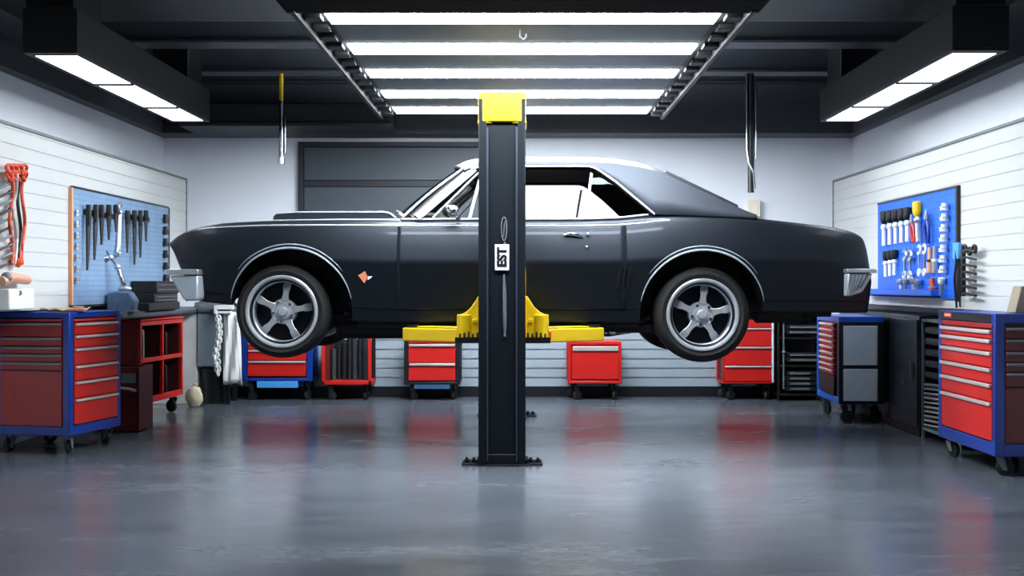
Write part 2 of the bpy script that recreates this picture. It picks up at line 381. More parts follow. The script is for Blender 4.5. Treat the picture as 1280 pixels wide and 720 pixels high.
# ------------------------------------------------------------------ CAR
YC = 8.4
car = thing('coupe_car', 'dark charcoal classic two-door coupe raised on the yellow-armed lift', 'car', (0, YC, .63))
KS = 7.55
def X_(px): return (px-VX)*(YC-smooth_interp(T_w, px)+.05)/F
def Zat(y, v): return H-(y-VY)*(YC-v)/F
T_ys = [(213.5, 303), (216, 299.5), (224, 294), (235, 289.5), (247, 287), (270, 284.5), (300, 282.8), (350, 281.6), (420, 281.4), (500, 282), (700, 282.2), (760, 281.6), (800, 279), (825, 276.2), (860, 275), (900, 275.5), (940, 277.5), (980, 281), (1020, 285), (1050, 289), (1070, 293), (1079, 298), (1084, 311), (1086.5, 330)]
T_yc = [(213.5, 302.5), (216, 298), (224, 292), (235, 287), (250, 283), (290, 278.6), (340, 276.2), (420, 275), (500, 274.6), (700, 274.2), (770, 272.6), (815, 268.8), (860, 269), (900, 270.3), (940, 272.3), (980, 276.5), (1020, 281), (1050, 285), (1068, 289), (1078, 294.5), (1084, 308), (1086.5, 328)]
T_yb = [(213.5, 305), (216, 313), (224, 337), (235, 358), (247, 376), (285, 381), (340, 392), (441, 402), (480, 404), (800, 404), (880, 398), (957, 391), (1080, 391), (1086.5, 391)]
T_w = [(213.5, .70), (217, .75), (224, .785), (240, .83), (270, .86), (330, .885), (420, .9), (900, .9), (980, .89), (1050, .865), (1075, .845), (1084, .825), (1086.5, .80)]
T_top = [(213.5, 302.0), (224, 293), (250, 284), (300, 279), (400, 276.5), (500, 275.5), (830, 275.5), (940, 275), (980, 278), (1020, 282), (1050, 286), (1078, 296), (1084, 309), (1086.5, 329)]
pxs = [213.5, 214.6, 216, 218.5, 221, 224, 229, 235, 241, 247, 255, 262]+list(range(270, 1070, 8))+[1070, 1074, 1077, 1079, 1081, 1082.5, 1084, 1085.3, 1086.5]
def section(px, off=0.0):
    W = smooth_interp(T_w, px)+off
    ys, yc_, yb, yt = (smooth_interp(T, px) for T in (T_ys, T_yc, T_yb, T_top))
    zs = Zat(ys, W-.06)+off*.5; zb = Zat(yb, W-.08)-off*.3; zt = Zat(yc_, W-.18)+off; zc = Zat(yt, 0)+off
    zs = max(zs, zb+.004); zt = max(zt, zs+.001); zc = max(min(zc, zt+.06), zs)
    zk = min(max(Zat(325, W), lerp(zb, zs, .35)), lerp(zb, zs, .62))
    k = min(1, (zs-zb)/.5)
    pr = [(0, zb+.05*k), (W-.22, zb+.05*k), (W-.15, zb+.012*k), (W-.10, zb), (W-.082, zb+.012*k), (W-.068, lerp(zb, zk, .22)), (W-.060, lerp(zb, zk, .24)), (W-.040, lerp(zb, zk, .5)),
          (W-.016, lerp(zb, zk, .82)), (W-.003, lerp(zb, zk, .97)), (W, lerp(zk, zs, .02)), (W-.004, lerp(zk, zs, .10)), (W-.018, lerp(zk, zs, .40)), (W-.040, lerp(zk, zs, .72)),
          (W-.060, lerp(zk, zs, .94)), (W-.070, zs), (W-.086, lerp(zs, zt, .35)), (W-.13, lerp(zs, zt, .82)), (W-.20, zt), (W-.30, zt-.0), (.35, lerp(zt, zc, .75)), (0, zc)]
    return pr
NP = len(section(600))
def full_ring(px, off=0.0):
    pr = section(px, off); x = X_(px)
    near = [Vector((x, YC-v, z)) for v, z in pr]
    far = [Vector((x, YC+v, z)) for v, z in pr[-2:0:-1]]
    return near+far
mb = MB(); rings = [[mb.bm.verts.new(p) for p in full_ring(px)] for px in pxs]
n = len(rings[0])
for A, B in zip(rings, rings[1:]):
    for k in range(n): mb.bm.faces.new([A[k], A[(k+1) % n], B[(k+1) % n], B[k]])
mb.bm.faces.new(rings[0][::-1]); mb.bm.faces.new(rings[-1])
body = build('body', mb, M_paint, car, ang=28)
ARCH = [(363, 388, 77), (878.5, 391.5, 78)]
cutters = []
for cx, cy, rr in ARCH:
    r = rr*KS/F; c = Vector((X_(cx), 0, Zat(cy, .88)))
    for s in (-1, 1):
        cb = MB(); ya, yb_ = YC+s*.52, YC+s*1.2
        pts = [(c.x+r*math.cos(a), ya, c.z+r*math.sin(a)) for a in [PI*k/28 for k in range(29)]]
        pts += [(c.x-r*1.0, ya, c.z-.6), (c.x+r*1.0, ya, c.z-.6)]
        cb.prism(pts, (0, ya, 0), (0, yb_, 0))
        co = build('cut', cb, M_black, car); cutters.append(co)
        md = body.modifiers.new('b', 'BOOLEAN'); md.operation = 'DIFFERENCE'; md.object = co; md.solver = 'EXACT'
bpy.context.view_layer.update()
dg = bpy.context.evaluated_depsgraph_get()
nm = bpy.data.meshes.new_from_object(body.evaluated_get(dg)); body.modifiers.clear(); body.data = nm
for p in nm.polygons: p.use_smooth = True
nm.set_sharp_from_angle(angle=math.radians(28))
for co in cutters: bpy.data.objects.remove(co, do_unlink=True)
# arch liners and mouldings
for cx, cy, rr in ARCH:
    r = rr*KS/F; c = Vector((X_(cx), 0, Zat(cy, .88)))
    for s in (-1, 1):
        ln = MB(); rows = []
        for k in range(29):
            a = PI*k/28
            rows.append([Vector((c.x+(r-.004)*math.cos(a), YC+s*v, c.z+(r-.004)*math.sin(a))) for v in (.53, .80)])
        if cx < 600: rows = [[Vector((c.x+r-.004, YC+s*v, c.z-.05)) for v in (.53, .80)]]+rows[:-2]
        else: rows = rows[2:]+[[Vector((c.x-r+.004, YC+s*v, c.z-.05)) for v in (.53, .80)]]
        ln.grid(rows)
        back = [Vector((c.x+(r-.004)*math.cos(PI*k/28), YC+s*.53, c.z+(r-.004)*math.sin(PI*k/28))) for k in range(29)]
        ln._geom(back+[Vector((c.x, YC+s*.53, c.z+.0))], [(k, k+1, 29) for k in range(28)])
        build('arch_liner', ln, M_black, car, label='black inner wheel arch')
def body_v(px, z):        # outer half width of the body at a height
    pr = section(px)[3:17]
    for (v0, z0), (v1, z1) in zip(pr, pr[1:]):
        if z0 <= z <= z1 or z1 <= z <= z0:
            return lerp(v0, v1, (z-z0)/(z1-z0) if abs(z1-z0) > 1e-6 else 0)
    return pr[-1][0] if z > pr[-1][1] else pr[0][0]
for cx, cy, rr in ARCH:
    r0 = rr*KS/F; c = Vector((X_(cx), 0, Zat(cy, .88)))
    for s in (-1, 1):
        for dr, rad, nm_ in ((.004, .008, 'arch_moulding'), (.030, .0045, 'arch_moulding')):
            lo, hi = (.06, .94) if dr < .01 else (.2, .8)
            pts = []
            for k in range(41):
                a = PI*lerp(lo, hi, k/40); x = c.x+(r0+dr)*math.cos(a); z = c.z+(r0+dr)*math.sin(a)
                px = x*F/KS+VX; pts.append(Vector((x, YC+s*(body_v(px, z)+(.003 if dr < .01 else -.001)), z)))
            rl = [rad*(.25+.75*math.sin(PI*k/40)**.6) for k in range(41)]
            build(nm_, MB().tube(pts, rl, 8), M_bump, car)
# raised door skins, bonnet and boot lid from the same surface
def skin(name, pa, pb, i0, i1, side, off=.0015, m=M_paint, step=8):
    xs = [pa]+[p for p in pxs if pa+2 < p < pb-2]+[pb]
    rows = []
    for px in xs:
        pr = section(px, off)[i0:i1+1]
        rows.append([Vector((X_(px), YC+side*v, z)) for v, z in pr])
    mb = MB(); mb.grid(rows)
    o = build(name, mb, m, car, ang=28); 
    md = o.modifiers.new('s', 'SOLIDIFY'); md.thickness = .0025; md.offset = 0
    return o
for s in (-1, 1):
    d = skin('door', 497, 783, 5, 15, s)
    # handle and locks
    y = YC+s*.90
    hx = [P(705, 294, 7.55), P(712, 292.5, 7.55), P(721, 294, 7.55), P(729, 296.5, 7.55)]
    h = MB(); yy = YC+s*(body_v(716, hx[1].z)+.016)
    h.tube([Vector((p.x, yy+s*(.006 if 0 < i < 3 else 0), p.z)) for i, p in enumerate(hx)], [.007, .011, .011, .008], 10)
    h.sphere(Vector((P(735, 293, 7.55).x, YC+s*(body_v(735, P(735, 293, 7.55).z)+.012), P(735, 293, 7.55).z)), .014)
    ho = build('door_handle', h, M_chrome, d)
    lp = P(733, 309, 7.55); h = MB(); h.sphere(Vector((lp.x, YC+s*(body_v(733, lp.z)+.008), lp.z)), .0115)
    build('door_lock', h, M_chrome, d)
for s in (-1, 1):   # two shallow skins make the bonnet halves meet; one object each side of the centre bulge
    pass
def deck(name, pa, pb, i0):
    xs = [pa]+[p for p in pxs if pa+2 < p < pb-2]+[pb]; rows = []
    for px in xs:
        pr = section(px, .003)[i0:]
        near = [Vector((X_(px), YC-v, z)) for v, z in pr]; far = [Vector((X_(px), YC+v, z)) for v, z in pr[-2::-1]]
        rows.append(near+far)
    mb = MB(); mb.grid(rows); o = build(name, mb, M_paint, car); md = o.modifiers.new('s', 'SOLIDIFY'); md.thickness = .012; md.offset = -1
    return o
bon = deck('bonnet', 232, 490, 18); deck('boot_lid', 945, 1072, 18)
# bonnet scoop
pts = []
for px, y in ((341, 275.5), (341.5, 270), (345, 267), (370, 265.3), (480, 265), (488, 267), (494, 272), (494, 276)):
    p = P(px, y, YC-.28); pts.append(Vector((p.x, YC-.28, p.z)))
sm = MB(); sm.prism(pts, (0, 0, 0), (0, .56, 0)); sc_ = build('bonnet_scoop', sm, M_trim, bon, bevel=.008)
build('scoop_moulding', MB().tube([p+Vector((0, -.002, 0)) for p in pts[2:7]], .006, 8), M_polish, bon)
# bright tubes added along shoulder and wing edges, and belt mouldings
def run(i, a, b, s, dv=.002, dz=0, step=6):
    out = []; px = a
    while px <= b:
        v, z = section(px)[i]; out.append(Vector((X_(px), YC+s*(v+dv), z+dz))); px += step
    return out
for s in (-1, 1):
    p_ = run(15, 232, 838, s); build('shoulder_line', MB().tube(p_, [.0015+.0045*min(1, k/12) for k in range(len(p_))], 8), M_polish, car, label='bright line along the shoulder')
    p_ = run(17, 246, 500, s, .004, .006); build('wing_line', MB().tube(p_, [.0015+.004*min(1, k/8) for k in range(len(p_))], 8), M_polish, car)
    p_ = run(17, 500, 815, s, .004, .008); build('belt_moulding', MB().tube(p_, .0075, 8), M_polish, car)
    # side louvres
    for k in range(3):
        a, b = P(776+k*6, 334, 7.5), P(772+k*6, 362, 7.5)
        m_ = MB(); va, vb = body_v(776, a.z)+.002, body_v(776, b.z)+.002
        m_.tube([Vector((a.x, YC+s*(va+.001), a.z)), Vector(((a.x+b.x)/2, YC+s*((va+vb)/2+.002), (a.z+b.z)/2)), Vector((b.x, YC+s*(vb+.001), b.z))], .007, 6)
        build('louvre', m_, M_black, car)
    # crossed-flag badge on the wing
    for poly, mm, nm_ in (([(447.5, 344), (451, 342.5), (456.5, 338.5), (459.5, 346.5), (455.5, 354)], mat('badge_copper', (204, 122, 92), .4), 'orange half of the wing badge'), ([(459.5, 350), (460, 344), (463, 342.5), (467.5, 343.5), (463, 348)], M_greypanel, 'grey half of the wing badge')):
        q = [P(x_, y_, 7.52) for x_, y_ in poly]; y = YC+s*(body_v(455, q[0].z)+.005)
        m_ = MB(); m_.prism([Vector((v.x, y, v.z)) for v in q], (0, 0, 0), (0, -.006*s, 0)); build('badge', m_, mm, car, label=nm_)
# bumpers
def bumper(poly, name, s0=.93, fr=1):
    mb = MB(); pts = [(P(px, y, 7.5).x, YC-s0, P(px, y, 7.5).z) for px, y in poly]
    mb.prism(pts, (0, 0, 0), (0, 2*s0, 0)); b = build(name, mb, M_bump, car, bevel=.012)
    return b
fb = bumper([(213, 344.5), (249, 344.5), (249, 366), (248, 374), (244, 376), (234, 376), (230, 373)], 'front_bumper')
mb = MB(); mb.prism([(P(px, y, 7.5).x, YC-.94, P(px, y, 7.5).z) for px, y in ((210.5, 338), (212, 336.5), (247, 336.5), (249.5, 338.5), (249.5, 343.5), (210.5, 343.5))], (0, 0, 0), (0, 1.88, 0)); build('bumper_lip', mb, M_satin, fb, bevel=.004)
rb = bumper([(1058, 342), (1090, 342), (1077, 365), (1059.5, 371)], 'rear_bumper')
mb = MB(); mb.prism([(P(px, y, 7.5).x, YC-.94, P(px, y, 7.5).z) for px, y in ((1057, 336), (1091, 336), (1094, 337.5), (1094, 341), (1057, 341))], (0, 0, 0), (0, 1.88, 0)); build('bumper_lip', mb, M_satin, rb, bevel=.004)
for k in range(5):
    a, b = P(1063+k*5.6, 342, 7.46), P(1059.5+k*4, 369-k*2.2, 7.46)
    mb = MB(); mb.tube([Vector((a.x, YC-.934, a.z)), Vector((b.x, YC-.934, b.z))], .004, 6); build('bumper_rib', mb, M_chrome if k > 2 else M_grey, rb)

# roof shell -----------------------------------------------------------
T_edge = [(578, 213), (590, 207), (604, 204), (656, 203.6), (740, 203.8), (770, 205.5), (800, 209.5), (820, 214.5), (832, 219.5), (860, 233.5), (900, 253.5), (925, 266), (940, 272)]
T_cen = [(578, 211), (588, 204.5), (600, 201.2), (656, 199.4), (740, 199.6), (770, 201.6), (800, 206.2), (820, 211.8), (832, 216.3), (860, 230.2), (900, 250.2), (925, 263.5), (940, 271)]
T_base = [(578, 215), (590, 210.5), (604, 208), (735, 207.8), (742, 209.6), (750, 214), (770, 228.4), (800, 254.5), (815, 268), (840, 269.0), (940, 273.5)]
def rz(y, v): return Zat(y, v)
Zbelt, Zdrip = Zat(272, .78), Zat(207, .64)
def vside(z): return lerp(.79, .635, max(0, min(1, (z-Zbelt)/(Zdrip-Zbelt))))
rpx = [578, 582, 588, 596, 604]+list(range(612, 732, 10))+[735, 738, 742, 746, 750, 756, 763, 770, 778, 786, 793, 800, 808, 815, 823, 832, 834]+list(range(842, 918, 8))+[921, 926, 933, 940]
def rsec(px):
    yb, ye, yc_ = (interp(T, px) for T in (T_base, T_edge, T_cen))
    zb = Zat(yb, .70); v = vside(zb); zb = Zat(yb, v); ze = Zat(ye, .61); zc = Zat(yc_, .15)
    ze = max(ze, zb+.004); ve = vside(ze)-.012
    kx = .0 if px < 832 else min(1, (px-832)/60)
    return [(v, zb), (lerp(v, ve, .35), lerp(zb, ze, .35)), (lerp(v, ve, .72), lerp(zb, ze, .72)), (ve, lerp(zb, ze, .97)), (ve-.045, ze+.004 if px < 832 else ze), (ve-.11, lerp(ze, zc, .35)), (.40, lerp(ze, zc, .72)), (.22, lerp(ze, zc, .95)), (0, zc)]
def X2(px, v, w=None): return (px-VX)*(YC-.62)/F
def rrow(px, dz=0):
    sec = rsec(px); x = X2(px, .62)
    def xx(v):   # header bows forward at the middle
        f = max(0, (612-px)/34); return x-(1-(v/.62)**2)*.09*f
    near = [Vector((xx(v), YC-v, z+dz)) for v, z in sec]; far = [Vector((xx(v), YC+v, z+dz)) for v, z in sec[-2::-1]]
    return near+far
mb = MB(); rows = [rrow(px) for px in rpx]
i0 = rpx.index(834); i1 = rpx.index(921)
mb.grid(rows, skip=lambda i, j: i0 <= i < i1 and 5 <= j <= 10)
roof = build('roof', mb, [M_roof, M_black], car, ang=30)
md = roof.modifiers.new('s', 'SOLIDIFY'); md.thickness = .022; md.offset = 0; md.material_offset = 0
# black headliner just under the roof
mb = MB(); hl = [r for r, px in zip(rows, rpx) if 586 <= px <= 900]
def shrink(p):
    return Vector((p.x, YC+(p.y-YC)*.965, p.z-.022))
mb.grid([[shrink(p) for p in r] for r in hl]); build('headliner', mb, mat('headliner_cloth', (6, 6, 7), .95), roof)
# rear screen
mb = MB(); mb.grid([[p+Vector((0, 0, .004)) for p in r[5:12]] for r in rows[i0:i1+1]]); rs = build('rear_window', mb, M_dglass, car); rs.modifiers.new('s', 'SOLIDIFY').thickness = .006
mb = MB()
for s in (5, 11): mb.tube([r[s]+Vector((0, 0, .012)) for r in rows[i0:i1+1]], .013, 8)
mb.tube([rows[i0][j]+Vector((0, 0, .006)) for j in range(5, 12)], .009, 8); mb.tube([rows[i1][j]+Vector((0, 0, .006)) for j in range(5, 12)], .009, 8)
build('window_seal', mb, M_black, rs)
# drip rail
for s in (0, -1):
    pts = [r[s]+Vector((0, -.006 if s == 0 else .006, 0)) for r, px in zip(rows, rpx) if 588 <= px <= 815]
    build('drip_rail', MB().tube(pts, .0075, 8), M_polish, roof)
# windscreen
def ws(t, u):     # t 0 bottom..1 top, u -1..1 across
    b_e = P(504, 271, YC-.76); b_c = P(503, 269, YC); t_e = P(581, 209.5, YC-.62); t_c = P(583, 207, YC)
    xb = lerp(b_c.x, b_e.x, u*u); zb = lerp(b_c.z, b_e.z, u*u); xt = lerp(t_c.x, t_e.x, u*u); zt = lerp(t_c.z, t_e.z, u*u)
    w = lerp(.76, .62, t); return Vector((lerp(xb, xt, t)-.02*math.sin(PI*t), YC+u*w, lerp(zb, zt, t)))
mb = MB(); mb.grid([[ws(t/8, u/10) for u in range(-10, 11)] for t in range(9)])
wsc = build('windscreen', mb, M_glass, car)
for s in (-1, 1):
    pa, pb = P(521, 272, YC-.78), P(592, 211, YC-.63)
    pts = [Vector((lerp(pa.x, pb.x, t/8), YC+s*lerp(.775, .628, t/8), lerp(pa.z, pb.z, t/8))) for t in range(9)]
    mb = MB(); mb.tube([ws(t/8, s) for t in range(9)], .0085, 8); build('side_moulding', mb, M_polish, wsc)
    mb = MB(); mb.tube([lerp(ws(t/8, s), pts[t], .55)+Vector((0, .012*(-s), 0)) for t in range(9)], .03, 8, sy=.4); build('gasket', mb, M_black, wsc)
    mb = MB()
    mb.tube(pts, .032, 10, sy=.5); build('pillar', mb, M_polish, car, label='bright metal windscreen pillar')
    mb = MB(); p0, p1 = P(587, 273, YC-.78), P(602, 216, YC-.64)
    mb.tube([Vector((p0.x, YC+s*.775, p0.z)), Vector((p1.x, YC+s*.645, p1.z))], .011, 8)
    p0, p1 = P(541, 272, YC-.78), P(598, 216, YC-.65)
    mb.tube([Vector((p0.x, YC+s*.775, p0.z)), Vector((p1.x, YC+s*.655, p1.z))], .007, 8); build('vent_window_frame', mb, M_polish, car)
    p0, p1 = P(732, 274, YC-.78), P(739.5, 217, YC-.65)
    mb = MB(); mb.tube([Vector((p0.x, YC+s*.775, p0.z)), Vector((p1.x, YC+s*.65, p1.z))], .012, 8, sy=.7); build('window_divider', mb, M_polish, car)
    # glass panes
    def gp(px, y, v): q = P(px, y, YC-v); return Vector((q.x, YC+s*v, q.z))
    mb = MB(); mb._geom([gp(543, 273, .772), gp(586, 273, .772), gp(601, 218, .655)], [(0, 1, 2)]); build('vent_window', mb, M_glass, car)
    mb = MB(); mb._geom([gp(733, 274, .772), gp(800, 272, .772), gp(806, 266, .76), gp(772, 236, .69), gp(752, 222, .652), gp(741, 222, .652)], [(0, 1, 2, 3, 4, 5)]); build('quarter_window', mb, M_glass, car)
mb = MB(); mb.tube([ws(1, u/10)+Vector((0, 0, .004)) for u in range(-10, 11)], .011, 8); mb.tube([ws(0, u/10)+Vector((0, 0, .004)) for u in range(-10, 11)], .012, 8)
build('windscreen_moulding', mb, M_polish, wsc)
mb = MB(); mb.tube([ws(.02, -.75)+Vector((-.03, 0, .01)), ws(.03, -.35)+Vector((-.035, 0, .012)), ws(.04, 0)+Vector((-.035, 0, .01))], .006, 6); mb.tube([ws(.02, .1)+Vector((-.03, 0, .01)), ws(.04, .7)+Vector((-.035, 0, .012))], .006, 6)
build('wiper', mb, M_black, wsc)
# dash, steering wheel, seats (all below or just above the belt line)
mb = MB(); c = P(548, 272, YC); mb.box((c.x-.14, YC-.68, 1.50), (c.x+.16, YC+.68, 1.635)); build('dashboard', mb, M_black, car, bevel=.04)
c = P(574, 268, 7.98); mb = MB(); ring = []
for k in range(28):
    a = 2*PI*k/28; ring.append(Vector((c.x-math.cos(a)*.06, 8.0+math.sin(a)*.17, 1.54+math.cos(a)*.16)))
mb.tube(ring, .012, 8, closed=True); mb.tube([ring[7], Vector((c.x, 8.0, 1.52)), ring[21]], .010, 6); mb.tube([Vector((c.x, 8, 1.52)), Vector((c.x-.2, 8, 1.48))], .02, 8)
build('steering_wheel', mb, M_black, car)
# door mirrors
for s in (-1, 1):
    mb = MB(); q = P(566, 264, YC-.86); base = P(573, 273, YC-.82)
    mb.sphere(Vector((q.x, YC+s*.88, q.z)), .052, sc=(.85, 1.0, .8)); mb.tube([Vector((q.x+.01, YC+s*.87, q.z-.01)), Vector((base.x, YC+s*.80, base.z+.0))], [.012, .018], 8)
    dm = build('door_mirror', mb, M_chrome, car)
    mb = MB(); mb.sphere(Vector((q.x-.03, YC+s*.86, q.z+.0)), .05, sc=(.9, .9, .85)); build('mirror_shell', mb, M_black, dm)
# wheels
def wheel(cx, cy, rr, yface, s):
    # cx, cy in picture px at the tyre face; s=-1 near side
    c = P(cx, cy, 7.56); C_ = Vector((c.x, yface, c.z)); R = rr*7.56/F
    d = -s   # inward direction
    ri = .245
    mb = MB()
    prof = [(ri-.004, .012), (ri+.008, .004), (ri+.03, -.004), (R-.03, .006), (R-.012, .022), (R-.002, .045), (R, .08), (R, .17), (R-.002, .20), (R-.012, .225), (R-.03, .24), (ri+.02, .245), (ri-.004, .235)]
    mb.lathe([(r, t*d) for r, t in prof], C_, n=64, closed=True)
    rim = MB()
    rp = [(ri+.002, .014), (ri+.001, .0), (ri-.006, -.006), (ri-.018, -.004), (ri-.024, .004), (ri-.027, .03), (ri-.036, .055), (ri-.046, .062), (ri-.048, .20), (ri-.02, .235), (ri, .235)]
    rim.lathe([(r, t*d) for r, t in rp], C_, n=64, closed=True)
    ro = build('wheel', rim, M_rim, car)
    build('tyre', mb, M_rubber, ro)
    dk = MB(); dk.lathe([(.001, .14*d), (.198, .14*d), (.198, .16*d), (.001, .16*d)], C_, n=48); build('brake_drum', dk, M_rimdark, ro)
    wl_ = MB(); wl_.lathe([(ri-.0275, .018*d), (ri-.0265, .034*d), (ri-.040, .052*d), (ri-.041, .036*d)], C_, n=56, closed=True); build('rim_well', wl_, M_rimdark, ro, label='dark recessed band of the rim')
    hb = MB(); hb.lathe([(.001, .022*d), (.026, .024*d), (.031, .034*d), (.034, .050*d), (.052, .052*d), (.058, .062*d), (.082, .066*d), (.088, .076*d), (.088, .14*d), (.001, .14*d)], C_, n=40)
    hub = build('hub', hb, M_rim, ro)
    for k in range(5):
        a = 2*PI*(k+.5)/5+PI/2-.15; nb = MB(); q = C_+Vector((.068*math.cos(a), .058*d, .068*math.sin(a))); nb.cyl(q+Vector((0, .012*d, 0)), q-Vector((0, .014*d, 0)), .0095, 6); build('wheel_nut', nb, M_chrome, ro)
    for k in range(5):
        a = 2*PI*k/5+PI/2-.15+(.05 if cx > 600 else 0)
        u = Vector((math.cos(a), 0, math.sin(a))); w = Vector((-math.sin(a), 0, math.cos(a))); n_ = Vector((0, d, 0))
        sp = MB(); vs = []
        for r, hw, t in ((.07, .030, .060), (.105, .021, .056), (.135, .020, .054), (.150, .026, .052), (.176, .028, .056), (.202, .024, .074)):
            for q in (-1, 1): vs.append(C_+u*r+w*hw*q+n_*t)
            for q in (1, -1): vs.append(C_+u*r+w*hw*.8*q+n_*(t+.045))
        fs = []
        for i in range(5):
            b = i*4
            for k2 in range(4): fs.append((b+k2, b+(k2+1) % 4, b+4+(k2+1) % 4, b+4+k2))
        fs += [(3, 2, 1, 0), (20, 21, 22, 23)]
        sp._geom(vs, fs)
        build('spoke', sp, M_rim, ro, bevel=.005)
    return ro
for s, yf in ((-1, 7.55), (1, YC*2-7.55)):
    wheel(352, 389.5, 58.5, yf, s); wheel(878.5, 393.5, 60, yf, s)
# underbody
mb = MB()
zt = .90
mb.box((X_(445), YC-.74, .845), (X_(800), YC+.74, zt)); mb.box((X_(420), YC-.62, .80), (X_(840), YC-.50, .86)); mb.box((X_(420), YC+.50, .80), (X_(840), YC+.62, .86))
mb.box((X_(290), YC-.5, 1.0), (X_(445), YC+.5, 1.1)); mb.box((X_(800), YC-.5, .95), (X_(1000), YC+.5, 1.06)); mb.box((X_(400), YC-.2, .74), (X_(520), YC+.2, .86))
build('underbody', mb, M_under, car, bevel=.01)
c1, c2 = P(354.5, 389.5, 7.56), P(878.5, 393.5, 7.56)
mb = MB(); mb.cyl((c2.x, 7.75, c2.z), (c2.x, 9.05, c2.z), .04); mb.sphere((c2.x, YC, c2.z), .14, sc=(1, .9, .9)); build('rear_axle', mb, M_under, car)
mb = MB(); mb.cyl((c1.x, 7.75, c1.z), (c1.x, 9.05, c1.z), .035); mb.box((c1.x-.05, 7.9, c1.z-.12), (c1.x+.30, 8.0, c1.z-.06)).box((c1.x-.05, 8.8, c1.z-.12), (c1.x+.30, 8.9, c1.z-.06)); build('front_axle', mb, M_under, car)
mb = MB()
for v in (-.38, .38):
    mb.tube([(X_(500), YC+v*.6, .80), (X_(600), YC+v, .79), (X_(770), YC+v, .79), (X_(815), YC+v, .83), (X_(880), YC+v, 1.05), (X_(960), YC+v, .93), (X_(1060), YC+v, .93)], .026, 10)
    mb.tube([(X_(955), YC+v, .935), (X_(963), YC+v, .935), (X_(1020), YC+v, .935), (X_(1030), YC+v, .935)], [.03, .075, .075, .03], 16)
build('exhaust', mb, M_under, car)
mb = MB(); q = P(766, 415, 7.8); mb.sphere(q, .03, sc=(1, 1, .8)).cyl(q+Vector((-.09, 0, .01)), q+Vector((.1, 0, .0)), .014, 8); q = P(757, 415, 7.8); mb.sphere(q, .017); mb.cyl(P(770, 411, 7.85), P(790, 410, 7.85), .009, 8)
build('drain_fitting', mb, M_chrome, car)
mb = MB(); mb.tube([P(446, 409, 7.9), P(470, 411, 7.9), P(500, 412, 7.9)], .02, 8); mb.cyl(P(480, 411, 7.85), P(486, 411, 7.85), .03, 10); build('steering_link', mb, M_under, car)

